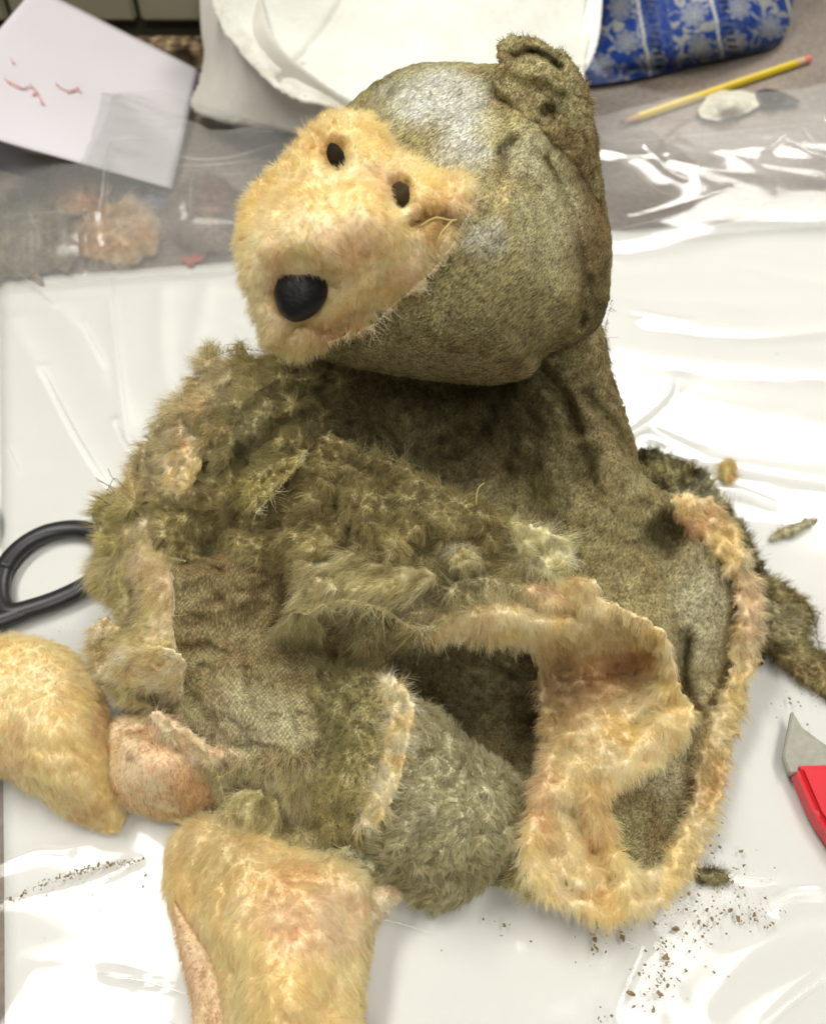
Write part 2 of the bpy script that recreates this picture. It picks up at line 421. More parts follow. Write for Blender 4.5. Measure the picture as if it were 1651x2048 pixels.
def slab(name, corners, z0, z1, mat, parent=None, wave=0.0, n=40, **props):
    """Thin sheet over a quadrilateral (table xy corners, in order), with real thickness and a gentle wave."""
    c = np.asarray(corners, float); t = np.linspace(0, 1, n)
    U, W = np.meshgrid(t, t); U = U[..., None]; W = W[..., None]
    XY = (c[0] * (1 - U) * (1 - W) + c[1] * U * (1 - W) + c[2] * U * W + c[3] * (1 - U) * W).reshape(-1, 2)
    z = fbm(np.hstack([XY / 0.12, np.full((len(XY), 1), z0 * 90 + 1)]), 3)
    z = z1 + wave * (z - z.min())
    top = np.column_stack([XY, z]); bot = np.column_stack([XY, np.full(len(XY), z0) + (z - z1)])
    idx = np.arange(n * n).reshape(n, n)
    Q = np.stack([idx[:-1, :-1], idx[:-1, 1:], idx[1:, 1:], idx[1:, :-1]], -1).reshape(-1, 4); m = n * n
    ring = np.concatenate([idx[0, :], idx[1:, -1], idx[-1, -2::-1], idx[-2:0:-1, 0]])
    r2 = np.roll(ring, -1)
    F = np.concatenate([Q, Q[:, ::-1] + m, np.stack([ring, ring + m, r2 + m, r2], 1)])
    me = mesh_from(name, np.vstack([top, bot]), F, True)
    o = link(name, me, parent, mat)
    for k, v in props.items(): o[k] = v
    return o

#=============================================================================== SETTING
m_table, nt, b = new_mat('speckled_laminate')
tc = N(nt, 'ShaderNodeTexCoord')
n1 = N(nt, 'ShaderNodeTexNoise', Scale=160.0, Detail=4.0); n2 = N(nt, 'ShaderNodeTexNoise', Scale=7.0, Detail=4.0)
for n_ in (n1, n2): nt.links.new(tc.outputs['Object'], n_.inputs['Vector'])
rp = N(nt, 'ShaderNodeValToRGB'); rp.color_ramp.elements[0].position = 0.38; rp.color_ramp.elements[1].position = 0.62
rp.color_ramp.elements[0].color = (*lin((112, 101, 92)), 1); rp.color_ramp.elements[1].color = (*lin((150, 138, 126)), 1)
ad = N(nt, 'ShaderNodeMath', operation='ADD'); hf = N(nt, 'ShaderNodeMath', operation='MULTIPLY'); hf.inputs[1].default_value = 0.5
nt.links.new(n1.outputs[0], ad.inputs[0]); nt.links.new(n2.outputs[0], ad.inputs[1]); nt.links.new(ad.outputs[0], hf.inputs[0])
nt.links.new(hf.outputs[0], rp.inputs[0]); nt.links.new(rp.outputs[0], b.inputs['Base Color']); b.inputs['Roughness'].default_value = 0.45
slab('tabletop', [(-1.6, -0.25), (1.6, -0.25), (1.6, 1.6), (-1.6, 1.6)], -0.03, 0.0, m_table, n=4, kind='structure')

M_PAPER = mat_plain('white_paper', (238, 238, 234), 0.75, 0.2, 0.02, 12, 0.15, 700)
M_LILAC = mat_plain('lilac_white_paper', (226, 223, 230), 0.75, 0.2, 0.02, 12, 0.1, 700)
# paper under the toy: back edge seen from (0,562) to (1651,432), left edge near x=14 at the bottom
pA = tab(-700, 612, .001)[:2]; pB = tab(2300, 385, .001)[:2]; pC = tab(1900, 2900, .001)[:2]; pD = tab(30, 2400, .001)[:2]
o = slab('paper_sheet', [tab(0, 562, .001)[:2], tab(1700, 427, .001)[:2], tab(2100, 2700, .001)[:2], tab(16, 2500, .001)[:2]], 0.0004, 0.0012, M_PAPER, wave=0.0012, n=60)
o['label'] = 'large white paper sheet lying flat under the torn plush toy'; o['category'] = 'paper'
# left of that sheet a second one continues to the frame's edge
o = slab('paper_sheet', [tab(-900, 640, .001)[:2], tab(30, 560, .001)[:2], tab(40, 1540, .001)[:2], tab(-900, 1540, .001)[:2]], 0.00005, 0.0003, M_PAPER, wave=0.0, n=20)
o['label'] = 'white paper under the black scissors at the left edge, tucked below the larger sheet'; o['category'] = 'paper'

# lilac-white paper at top left with red pencil scribbles
cA, cB, cC = tab(398, 138, .014), tab(345, 376, .008), at(72, -24, .914)
nP = np.cross(cB - cA, cC - cA); EYE = np.array([0, 0, CAM_H])
def on_sheet(px, py, lift=0.0):
    d = at(px, py, 1.0) - EYE; t = ((cA - EYE) @ nP) / (d @ nP); p = EYE + d * t[..., None]
    return p + lift * nP / np.linalg.norm(nP) * np.sign(nP[2])
cD = on_sheet(np.array([-160.]), np.array([236.]))[0]; cC2 = on_sheet(np.array([-260.]), np.array([-160.]))[0]
def leaf(name, C, n, thick, wave, mat):
    t = np.linspace(0, 1, n); U, W = np.meshgrid(t, t); U = U[..., None]; W = W[..., None]
    P = (C[0] * (1 - U) * (1 - W) + C[1] * U * (1 - W) + C[2] * U * W + C[3] * (1 - U) * W).reshape(-1, 3)
    u = np.cross(C[1] - C[0], C[3] - C[0]); u *= np.sign(u[2]) / np.linalg.norm(u)
    P = P + u * (fbm(P / .12 + 4.4, 2) * wave)[:, None]; idx = np.arange(n * n).reshape(n, n); m = n * n
    Q = np.stack([idx[:-1, :-1], idx[:-1, 1:], idx[1:, 1:], idx[1:, :-1]], -1).reshape(-1, 4)
    ring = np.concatenate([idx[0, :], idx[1:, -1], idx[-1, -2::-1], idx[-2:0:-1, 0]]); r2 = np.roll(ring, -1)
    return link(name, mesh_from(name, np.vstack([P, P - u * thick]), np.concatenate([Q, Q[:, ::-1] + m, np.stack([ring, ring + m, r2 + m, r2], 1)])), None, mat)
sheet = leaf('paper_sheet', [cA, cB, cD, cC2 if False else on_sheet(np.array([72.]), np.array([-24.]))[0]], 30, .0006, .002, M_LILAC)
sheet['label'] = 'lilac-white paper at top left carrying red pencil scribbles'; sheet['category'] = 'paper'
M_RED = mat_plain('red_pencil', (230, 178, 176), 0.9, 0.1, 0.2, 400)
for line in ([(12, 165), (40, 178), (62, 176), (74, 190)], [(20, 118), (28, 130)], [(60, 172), (70, 182), (66, 192), (76, 186)],
             [(75, 190), (82, 204), (88, 212), (80, 208)], [(110, 168), (120, 178), (135, 184), (148, 182)], [(134, 188), (148, 184), (156, 178), (160, 188)],
             [(10, 160), (30, 172), (50, 181)]):
    L = smooth_line(line, 6); L = L + np.random.default_rng(int(line[0][0])).normal(size=L.shape) * 0.8
    link('pencil_scribble', tube_mesh('pencil_scribble', on_sheet(L[:, 0], L[:, 1], 0.0016), 0.0008, 5, flat=0.6), sheet, M_RED)

# flat dark strips lying under that paper
M_NAVY = mat_plain('navy_strip', (62, 62, 74), 0.5, 0.3, 0.2, 50)
o = slab('dark_strip', [tab(-60, 262, .004)[:2], tab(120, 330, .004)[:2], tab(112, 362, .004)[:2], tab(-60, 318, .004)[:2]], 0.0004, 0.006, M_NAVY, n=6)
o['label'] = 'dark navy flat strip showing below the scribbled paper at the left edge'; o['category'] = 'bar'
o = slab('dark_strip', [tab(210, 340, .004)[:2], tab(345, 372, .004)[:2], tab(330, 392, .004)[:2], tab(215, 366, .004)[:2]], 0.0004, 0.006, M_NAVY, n=6)
o['label'] = 'short dark strip under the lower right corner of the scribbled paper'; o['category'] = 'bar'

#------------------------------------------------------------------ back: granite upstand and cabinet
m_gran, nt, b = new_mat('granite')
tc = N(nt, 'ShaderNodeTexCoord'); vo = N(nt, 'ShaderNodeTexNoise', Scale=75.0, Detail=5.0); nt.links.new(tc.outputs['Object'], vo.inputs['Vector'])
rp = N(nt, 'ShaderNodeValToRGB'); e = rp.color_ramp.elements
e[0].position = 0.36; e[0].color = (*lin((62, 54, 44)), 1); e[1].position = 0.66; e[1].color = (*lin((190, 165, 130)), 1)
k = e.new(0.5); k.color = (*lin((122, 104, 78)), 1)
nt.links.new(vo.outputs[0], rp.inputs[0]); nt.links.new(rp.outputs[0], b.inputs['Base Color']); b.inputs['Roughness'].default_value = 0.35

def box_mesh(name, lo, hi, bevel=0.0):
    bm = bmesh.new(); bmesh.ops.create_cube(bm, size=1.0)
    lo, hi = Vector(lo), Vector(hi)
    for v in bm.verts: v.co = Vector(((v.co.x + .5) * (hi.x - lo.x) + lo.x, (v.co.y + .5) * (hi.y - lo.y) + lo.y, (v.co.z + .5) * (hi.z - lo.z) + lo.z))
    if bevel: bmesh.ops.bevel(bm, geom=bm.edges[:], offset=bevel, segments=2, affect='EDGES')
    me = bpy.data.meshes.new(name); bm.to_mesh(me); bm.free(); return me
yb = 1.03
o = link('stone_upstand', box_mesh('stone_upstand', (-1.4, yb, 0.0), (0.0, yb + 0.03, 0.028), 0.003), None, m_gran)
o['label'] = 'brown speckled granite edge strip in front of the grey-green cabinet'; o['category'] = 'stone strip'
M_CAB = mat_plain('cabinet_paint', (136, 133, 112), 0.55, 0.3, 0.06, 8)
M_CABD = mat_plain('cabinet_carcass', (82, 78, 66), 0.6, 0.2, 0.1, 8)
cab = thing('cabinet', 'grey-green cabinet with flat doors behind the table at top left', 'cabinet'); cab.location = (-0.6, yb + 0.04, 0)
def cpart(name, lo, hi, m, bv=0.003):
    me = box_mesh(name, [lo[0] + 0.6, lo[1] - yb - 0.04, lo[2]], [hi[0] + 0.6, hi[1] - yb - 0.04, hi[2]], bv); return link(name, me, cab, m)
cpart('carcass', (-1.4, yb + 0.055, 0), (0.05, yb + 0.45, 0.8), M_CABD)
xs = [-1.38, -0.86, at(285, 40, 1.16)[0] - 0.16, at(148, 40, 1.16)[0] + 0.005, at(362, 40, 1.16)[0], 0.04]
edges_x = sorted([-1.38, -0.95, float(at(146, 40, 1.18)[0]), float(at(362, 40, 1.18)[0]), 0.04])
for xa, xb in zip(edges_x[:-1], edges_x[1:]):
    cpart('door', (xa + 0.003, yb + 0.035, 0.04), (xb - 0.003, yb + 0.054, 0.78), M_CAB)

#------------------------------------------------------------------ white bundle, its wall tinted for shade, blue pouch behind the toy
WHITE = ((240, 240, 234), (246, 246, 240), 0.05, [], 0)
M_BATT = mat_cloth('white_wadding', 500, 0.94, 1.03, 0.12)
r_ = relief([(418, -120), (424, 0), (436, 40), (455, 75), (482, 110), (515, 145), (556, 182), (600, 203), (660, 218), (720, 250), (760, 400), (1100, 400), (1160, 230), (1172, 120), (1196, 0), (1215, -120)],
            [(430, 0, .80), (480, 110, .795), (690, 210, .80), (800, 60, .76), (1000, 100, .77), (1150, 60, .80), (900, 400, .80), (800, -100, .80)], 0.014, 0.09, cell=6,
            rag=9, rag_s=14, bumps=[(0.12, 0.014), (0.02, 0.0012)], creases=[([(700, -20), (650, 60), (590, 132), (560, 160)], 9, 0.007)], clamp=True)
r_ = relief([(418, -120), (424, 0), (436, 40), (455, 75), (482, 110), (515, 145), (556, 182), (600, 203), (660, 218), (720, 250), (760, 400), (1100, 400), (1160, 230), (1172, 120), (1196, 0), (1215, -120)],
            [(424, 0, .80), (455, 75, .785), (515, 145, .775), (600, 203, .772), (690, 222, .775), (620, 60, .84), (760, 100, .84), (800, 20, .88), (1000, 60, .86), (1150, 100, .80), (1000, 400, .78), (760, 400, .78), (800, -100, .92)], 0.004, 0.012, cell=6,
            rag=10, rag_s=12, bumps=[(0.10, 0.006), (0.012, 0.0016)], creases=[([(700, -20), (650, 60), (590, 132), (560, 160)], 8, 0.010)], clamp=True)
dirt = [(478, 95, 16, 30, (196, 190, 172), .5), (515, 140, 20, 26, (190, 184, 166), .6), (565, 182, 40, 14, (194, 188, 170), .5), (640, 208, 44, 12, (194, 186, 168), .5), (586, 128, 12, 7, (96, 100, 104), .8)]
bun = thing('plaster_bowl', 'big white rough-rimmed bowl-like form tipped on its side behind the toy head', 'bowl')
build('bowl_inside', r_, M_BATT, ((222, 222, 214), (230, 230, 223), 0.05, dirt, .04), bun)
fur(r_, ((232, 229, 216), (206, 202, 186), 0.004, [], 0), bun, 0.4, 0.002, rad=0.0003, stand=0.8, frizz=0.9, pull=0.2, name='rough_rim',
    where=lambda g, P: ((g[:, 0] < 720) & (g[:, 1] > -40)) * np.exp(-np.abs(sdf(g, np.array([(424, 0), (455, 75), (515, 145), (600, 203), (690, 222), (690, 240), (400, 240), (400, 0.)]))[0]) / 14))
r_ = relief([(1150, 120), (1158, 60), (1172, 0), (1185, -80), (1204, -80), (1203, 20), (1194, 90), (1176, 135), (1160, 150)], [(1150, 100, .80), (1190, 50, .81), (1180, 0, .82)], 0.004, 0.006, cell=4, clamp=False)
build('bowl_lip', r_, M_BATT, WHITE, bun)
r_ = relief([(392, -120), (398, -20), (402, 60), (408, 110), (398, 160), (384, 218), (470, 250), (560, 262), (700, 300), (760, 240), (640, 160), (540, 60), (500, -120)],
            [(400, 0, .95), (405, 110, .93), (390, 215, .90), (560, 250, .83), (640, 230, .80), (560, 170, .80), (470, 60, .83), (480, 0, .86)], 0.003, 0.003, cell=6, bumps=[(0.1, 0.006)], clamp=True)
build('outer_wall', r_, mat_cloth('shaded_plaster', 300, 0.96, 1.02, 0.05), ((206, 203, 194), (216, 213, 204), 0.05, [], 0), bun)  # greyer tint paints in the shade on the outer wall

# blue pouch with white scroll and flower print
r_ = relief([(1196, -150), (1200, -20), (1198, 40), (1186, 100), (1168, 146), (1172, 168), (1220, 166), (1300, 152), (1400, 128), (1500, 108), (1548, 92), (1572, 66), (1584, 10), (1592, -60), (1596, -150)],
            [(1200, 60, 1.0), (1180, 150, .985), (1400, 40, .955), (1400, 130, .965), (1570, 60, 1.01), (1400, -140, .98)], 0.05, 0.10, cell=2.2, bumps=[(0.08, 0.006)], clamp=True)
def pouch_print(G, P):
    x, y = G[:, 0].copy(), G[:, 1].copy()
    sh = (x - 1200) + (y - 75) * -0.18 + perlin(P / 0.02) * 4          # the print leans a little
    base = np.tile(lin((16, 58, 140)), (len(G), 1)); navy = lin((16, 24, 54)); wh = lin((158, 162, 158)); gy = lin((112, 122, 140))
    Z = np.zeros_like(x)
    n1 = perlin(np.stack([x / 30, y / 27, Z + 2.5], 1)); n2 = perlin(np.stack([x / 11, y / 11, Z + 8.5], 1))
    wf = np.zeros(len(G))
    col_a = (((sh + 5) % 150) < 86).astype(float)                       # scroll columns
    n3 = perlin(np.stack([x / 34, y / 30, Z + 12.5], 1)); scroll = np.maximum(sstep(0.20, 0.08, np.abs(n1)), sstep(0.08, 0.03, np.abs(n3))) * (0.15 + 0.85 * col_a)
    wf = np.maximum(wf, scroll)
    fl = [(1238, 14), (1252, 84), (1204, 130), (1384, 30), (1398, 92), (1470, 84), (1540, 56), (1310, 122), (1476, 16)]
    for k, (fx, fy) in enumerate(fl):
        dx, dy = x - fx, y - fy; r = np.hypot(dx, dy); th = np.arctan2(dy, dx)
        R = 27 * (0.88 + 0.12 * np.cos(8 * th + k))
        pet = sstep(R, R - 4, r); ring = np.maximum(sstep(2.5, 1.0, np.abs(r - R * 0.70)), sstep(2.0, .8, np.abs(r - R * 0.40))); eye = sstep(4, 2, r)
        wf = np.maximum(wf * (1 - 0.9 * sstep(R + 5, R + 1, r)), pet * (1 - 0.8 * ring) * (1 - 0.7 * eye))
    lad = (((sh + 5) % 150) > 104) & (((sh + 5) % 150) < 124)
    rung = lad & ((y % 13) < 6)
    c = base * (1 - wf[:, None]) + wh * wf[:, None]
    c = np.where((rung)[:, None], navy, c)
    stripe = ((((sh + 5) % 150) > 88) & (((sh + 5) % 150) < 95))
    c = np.where(stripe[:, None], lin((190, 190, 180)), c)
    low = sstep(128, 152, y + (x - 1200) * 0.16)                          # foot darkened to paint in the shade at its base
    dk = np.clip(low * (0.75 + n2 * 0.5), 0, 1)[:, None]
    c = c * (1 - dk * 0.85) + navy * dk * 0.85
    g = np.clip(n2 * 0.5, 0, .35)[:, None]
    return c * (1 - g) + gy * g * 0.9
pouch = thing('patterned_pouch', 'blue pouch printed with white flowers and scrolls behind the yellow pencil', 'pouch')
me = mesh_from('pouch_body', r_['V'], r_['F']); c = pouch_print(r_['G'], r_['Vf']); tint(me, np.vstack([c, c]))
link('pouch_body', me, pouch, mat_tint('printed_cloth', 0.6, 0.3))

#------------------------------------------------------------------ pencil
def lathe_axis(name, a, bb, prof, seg, smooth):
    a, bb = Vector(a), Vector(bb); ax = (bb - a); L = ax.length; ax.normalize(); x = ax.orthogonal().normalized(); y = ax.cross(x)
    bm = bmesh.new(); rings = []
    for t, r in prof:
        rings.append([bm.verts.new(a + ax * (t * L) + r * (math.cos(2 * math.pi * (j + .5) / seg) * x + math.sin(2 * math.pi * (j + .5) / seg) * y)) for j in range(seg)])
    for r0, r1 in zip(rings[:-1], rings[1:]):
        for j in range(seg): bm.faces.new((r0[j], r0[(j + 1) % seg], r1[(j + 1) % seg], r1[j]))
    bm.faces.new(rings[0][::-1]); bm.faces.new(rings[-1])
    me = bpy.data.meshes.new(name); bm.to_mesh(me); bm.free()
    if smooth: me.polygons.foreach_set('use_smooth', np.full(len(me.polygons), True))
    return me
pa = tab(1238, 247, 0.0045); pb = tab(1619, 117, 0.0045)
pen = thing('pencil', 'yellow wooden pencil lying on the table in front of the blue pouch', 'pencil')
seg = lambda t: pa + (pb - pa) * t
link('barrel', lathe_axis('barrel', seg(.085), seg(.915), [(0, .0036), (.004, .0043), (1, .0043)], 6, False), pen, mat_plain('yellow_lacquer', (222, 194, 28), .35, .5, .06, 40))
link('wood_tip', lathe_axis('wood_tip', seg(.02), seg(.086), [(0, .0013), (1, .0040)], 12, True), pen, mat_plain('pencil_wood', (214, 172, 118), .8, .1, .1, 200))
link('lead', lathe_axis('lead', seg(0), seg(.021), [(0, .0005), (1, .0014)], 8, True), pen, mat_plain('graphite', (55, 55, 58), .5, .3, .1, 200))
link('ferrule', lathe_axis('ferrule', seg(.914), seg(.963), [(0, .0042), (.3, .0044), (.5, .0040), (.7, .0044), (1, .0042)], 16, True), pen, mat_plain('ferrule_metal', (212, 176, 140), .4, .5, .1, 60))
link('eraser', lathe_axis('eraser', seg(.962), seg(1), [(0, .0040), (.8, .0040), (1, .003)], 16, True), pen, mat_plain('pink_rubber', (222, 128, 118), .8, .2, .08, 90))

#------------------------------------------------------------------ scraps seen under the plastic at left
def mound(outl, h, base=.004):
    o_ = np.array(outl, float); c = o_.mean(0)
    return [(x, y, float(table_D(y, base))) for x, y in outl[::max(1, len(outl) // 8)]] + [(c[0], c[1], float(table_D(c[1], h)))]
def scrap(outl, h, spec, name, label, cat, group=None, L=0.005, dens=.5):
    o_ = np.array(outl, float); cen = o_.mean(0)
    ctrl = [(x, y, table_D(y, .003)) for x, y in outl[::2]] + [(cen[0], cen[1], table_D(cen[1], h))]
    r = relief(outl, ctrl, 0.006, 0.02, cell=5, rag=26, rag_s=30, bumps=[(0.02, 0.006)])
    t = thing(name, label, cat, group); build('scrap_cloth', r, M_CLOTH, spec, t)
    if L: fur(r, spec, t, dens, L * 2.4, rad=0.0002, stand=0.6, frizz=0.9, edge=0.8, comb_w=1.2, whirl=2)
    return t
PEACH = ((250, 226, 194), (246, 210, 168), 0.03, [], 0.12); OLV = ((168, 158, 124), (190, 180, 150), 0.02, [], 0.3)
scrap([(150, 470), (175, 425), (230, 405), (285, 415), (318, 450), (322, 490), (290, 520), (220, 528), (165, 510)], .013, PEACH, 'fur_scrap', 'round peach fur scrap under the plastic, nearest the white paper', 'fur scrap')
scrap([(95, 395), (120, 358), (165, 342), (205, 352), (222, 390), (190, 420), (130, 428)], .014, ((240, 208, 180), (228, 184, 144), .03, [], .12), 'fur_scrap', 'smaller pinkish peach fur scrap behind the round one under the plastic', 'fur scrap')
scrap([(-40, 470), (10, 400), (70, 380), (110, 420), (150, 470), (140, 530), (60, 552), (-40, 556)], .018, OLV, 'fur_scrap', 'greyish olive fur scrap at the left edge under the plastic', 'fur scrap')
scrap([(338, 430), (360, 370), (420, 352), (480, 380), (500, 430), (470, 490), (400, 505), (350, 480)], .02, ((204, 186, 172), (176, 160, 140), .02, [(430, 400, 40, 30, (206, 150, 130), .5)], .2), 'fur_scrap', 'pale pinkish grey fur scrap under the plastic beside the toy snout', 'fur scrap')
scrap([(280, 395), (300, 390), (335, 402), (345, 415), (310, 420), (285, 410)], .01, ((70, 76, 110), (84, 88, 120), .02, [], 0), 'cloth_bit', 'small dark blue cloth bit between the peach scraps', 'cloth', L=0)
scrap([(362, 512), (378, 504), (398, 508), (400, 522), (380, 532), (364, 526)], .006, ((196, 96, 76), (180, 90, 70), .02, [], 0), 'cloth_bit', 'tiny red cloth bit at the back edge of the white paper', 'cloth', L=0)
pp = np.stack([tab(-60, 380, .006), tab(84, 566, .006)])
pn = thing('pen', 'dark pen under the plastic at the left edge behind the white paper', 'pen')
link('pen_barrel', lathe_axis('pen_barrel', pp[0], pp[0] + (pp[1] - pp[0]) * .8, [(0, .0045), (1, .0045)], 14, True), pn, mat_plain('dark_pen', (70, 66, 62), .35, .5, .1, 60))
link('pen_tip', lathe_axis('pen_tip', pp[0] + (pp[1] - pp[0]) * .8, pp[1], [(0, .0044), (.6, .0035), (1, .001)], 14, True), pn, mat_plain('tan_pen', (140, 120, 92), .4, .5, .1, 60))

# crumpled wad and black clip beside the pencil
WADO = [(1395, 222), (1412, 195), (1440, 182), (1478, 180), (1508, 190), (1524, 205), (1500, 222), (1460, 236), (1415, 240)]
r_ = relief(WADO, mound(WADO, .024), 0.008, 0.02, cell=3, rag=6, bumps=[(0.012, 0.006)])
wad = thing('tissue_wad', 'small crumpled off-white tissue wad just below the yellow pencil', 'tissue')
build('wad_body', r_, M_BATT, ((224, 220, 200), (204, 200, 178), 0.01, [], 0), wad)
STUB = [(1510, 186), (1530, 178), (1560, 182), (1590, 196), (1598, 206), (1560, 210), (1520, 212)]
r_ = relief(STUB, mound(STUB, .016), 0.006, 0.02, cell=3, bumps=[(0.02, 0.002)])
clp = thing('rubber_stub', 'small black rubber stub lying right of the crumpled tissue wad', 'rubber')
build('cap_body', r_, mat_tint('black_plastic_cap', 0.4, 0.4), ((32, 30, 30), (42, 38, 36), 0.02, [], 0), clp)

#------------------------------------------------------------------ clear plastic over the table
def film_z(X, Y):
    Z = np.zeros_like(X)
    yb_ = 0.640 + 0.13 * X + 0.02 * perlin(np.stack([X / .12, Z, Z + 2.2], -1))       # behind the paper's back edge it heaps up
    rise = sstep(0.0, 0.15, Y - yb_)
    h = np.interp(X, [-.2, .15], [0.040, 0.028]) + 0.006 * perlin(np.stack([X / .16, Y / .3, Z + 1.1], -1)) + 0.0010 * np.abs(perlin(np.stack([X / .14, Y / .04, Z + 6.1], -1)))
    z = 0.0042 + rise * h
    z += (0.0002 + 0.0005 * rise) * fbm(np.stack([X / .10, Y / .035, Z + 3.1], -1), 2)
    rid = 1 - np.abs(perlin(np.stack([X / .11 + 0.3 * Y / .045, Y / .05, Z + 9.1], -1)))
    z += (0.0001 + 0.0004 * rise) * np.clip(rid, 0.6, 1) ** 6
    return z
def film_back(X):
    return np.interp(X, [-.62, -.39, -.31, -.25, -.125, .2, .3, .42, .66], [.79, .83, .88, .88, .816, .82, .862, .90, .93]) + 0.008 * perlin(np.stack([X / .06, X * 0, X * 0 + 4.4], -1)) + 0.003 * perlin(np.stack([X / .02, X * 0, X * 0 + 8.4], -1))
FOLDS = (([(178, 555), (190, 470), (205, 380), (212, 310), (232, 278), (280, 276), (330, 292)], 1.7), ([(216, 300), (216, 450), (226, 600), (246, 780), (262, 880)], 0.8),
  ([(-10, 512), (50, 556), (112, 612)], 1.4), ([(84, 733), (150, 860), (217, 968)], 1.6), ([(232, 840), (250, 880), (286, 912)], 2.0), ([(0, 432), (90, 425), (190, 424)], .7),
  ([(235, 200), (330, 205), (480, 255), (560, 265)], .7), ([(330, 300), (390, 318), (470, 312), (560, 285)], 1.5), ([(345, 330), (420, 330), (520, 318)], 1.2),
  ([(-5, 1732), (70, 1704), (140, 1703)], 1.2), ([(-5, 1803), (110, 1785), (200, 1760), (275, 1722)], .7), ([(220, 1950), (300, 1965), (378, 1990)], 1.2), ([(60, 1945), (170, 1940), (260, 1960)], .6),
  ([(1528, 2052), (1590, 1998), (1655, 1950)], .8), ([(1552, 1812), (1590, 1790), (1640, 1788)], 1.5), ([(1232, 2015), (1256, 1960), (1284, 1895)], .6),
  ([(1215, 462), (1330, 436), (1450, 398)], .6), ([(1230, 372), (1380, 350), (1560, 335)], .4), ([(1520, 345), (1560, 318), (1600, 300)], 1.8), ([(1225, 285), (1420, 268), (1651, 245)], .9),
  ([(1600, 250), (1625, 282), (1640, 300)], 1.8), ([(1358, 757), (1345, 800), (1300, 845), (1262, 868)], 1.4))
rs = np.random.default_rng(21)
for _ in range(26):                                                      # fine sharp creases all over the sheet
    x0, y0 = rs.uniform(0, 1651), rs.choice([rs.uniform(620, 1000), rs.uniform(1700, 2040), rs.uniform(280, 520)]); a0 = rs.uniform(-.5, .5) + (1.1 if x0 < 400 and y0 < 1000 else 0); l0 = rs.uniform(60, 190)
    FOLDS = FOLDS + (([(x0, y0), (x0 + l0 * .5 * math.cos(a0) + rs.normal() * 8, y0 + l0 * .5 * math.sin(a0) + rs.normal() * 8), (x0 + l0 * math.cos(a0), y0 + l0 * math.sin(a0))], rs.uniform(.3, .8)),)
SOFT = [[(100, 560), (200, 740), (300, 900)], [(330, 560), (330, 700), (350, 830)], [(30, 640), (110, 800), (190, 960)], [(420, 560), (400, 660), (390, 740)], [(1240, 700), (1450, 730), (1651, 740)], [(1300, 640), (1500, 660), (1651, 650)],
        [(1300, 900), (1450, 930), (1651, 960)], [(40, 1900), (200, 1920), (360, 1950)], [(30, 2000), (200, 2010), (380, 2040)], [(800, 2000), (900, 1930), (1010, 1880)], [(1400, 2000), (1500, 1900), (1640, 1850)], [(1000, 2020), (1150, 1980), (1300, 2030)]]
_film0 = film_z
def film_z(X, Y):
    z = _film0(X, Y); Pq = np.stack([np.ravel(X), np.ravel(Y)], 1)
    for ln, wd in FOLDS:
        L = tab(*smooth_line(ln, 4).T, 0.004)[:, :2]; lo, hi = L.min(0) - .02, L.max(0) + .02
        m = ((Pq > lo) & (Pq < hi)).all(1)
        if m.any():
            d, _ = seg_dist(Pq[m], L[:-1], L[1:]); np.ravel(z)[m] += 0.0011 * wd * np.exp(-d / 0.0026)
    for k, ln in enumerate(SOFT):
        L = tab(*smooth_line(ln, 4).T, 0.004)[:, :2]; lo, hi = L.min(0) - .04, L.max(0) + .04
        m = ((Pq > lo) & (Pq < hi)).all(1)
        if m.any():
            d, _ = seg_dist(Pq[m], L[:-1], L[1:]); np.ravel(z)[m] += 0.0007 * np.exp(-(d / 0.009) ** 2)
    return z
film = thing('plastic_sheet', 'large crinkled clear plastic sheet over the papers and heaped behind the toy', 'plastic sheet')
gx = np.arange(-0.56, 0.60, 0.0022); X, Y = np.meshgrid(gx, np.linspace(0, 1, 350)); Y = 0.06 + Y * (film_back(X) - 0.06); Z = film_z(X, Y)
idx = np.arange(X.size).reshape(X.shape)
Q = np.stack([idx[:-1, :-1], idx[:-1, 1:], idx[1:, 1:], idx[1:, :-1]], -1).reshape(-1, 4)
link('film', mesh_from('film', np.stack([X, Y, Z], -1).reshape(-1, 3), Q), film, M_FILM)
# the second ply of the heaped part
X2, Y2 = np.meshgrid(gx, np.linspace(0, 1, 60)); Y2 = (0.655 + 0.13 * X2) * (1 - Y2) + Y2 * (film_back(X2 * 1.2 + .1) - 0.012)
Z2 = film_z(X2 * 1.13 + .07, Y2) + 0.004 + 0.0012 * perlin(np.stack([X2 / .12, Y2 / .05, X2 * 0], -1))
idx = np.arange(X2.size).reshape(X2.shape)
Q = np.stack([idx[:-1, :-1], idx[:-1, 1:], idx[1:, 1:], idx[1:, :-1]], -1).reshape(-1, 4)
link('film', mesh_from('film', np.stack([X2, Y2, Z2], -1).reshape(-1, 3), Q), film, M_BAG)

def fold(line, wmm, hz=0.0):
    L = smooth_line(line, 10); P = tab(L[:, 0], L[:, 1], 0.004)
    for _ in range(4):
        z = film_z(P[:, 0], P[:, 1]) + 0.0004 + hz; P = at(L[:, 0], L[:, 1], (CAM_H - z) / (SP + (L[:, 1] - CY) / FPX * CP))
    t = np.linspace(0, 1, len(P)); rad = wmm * 0.001 * (0.15 + np.sin(np.pi * t) ** 0.7)
    link('fold', tube_mesh('fold', P, rad, 10, flat=0.7), film, M_FOLD)
for ln, wd in FOLDS:
    fold(ln, wd * .26)

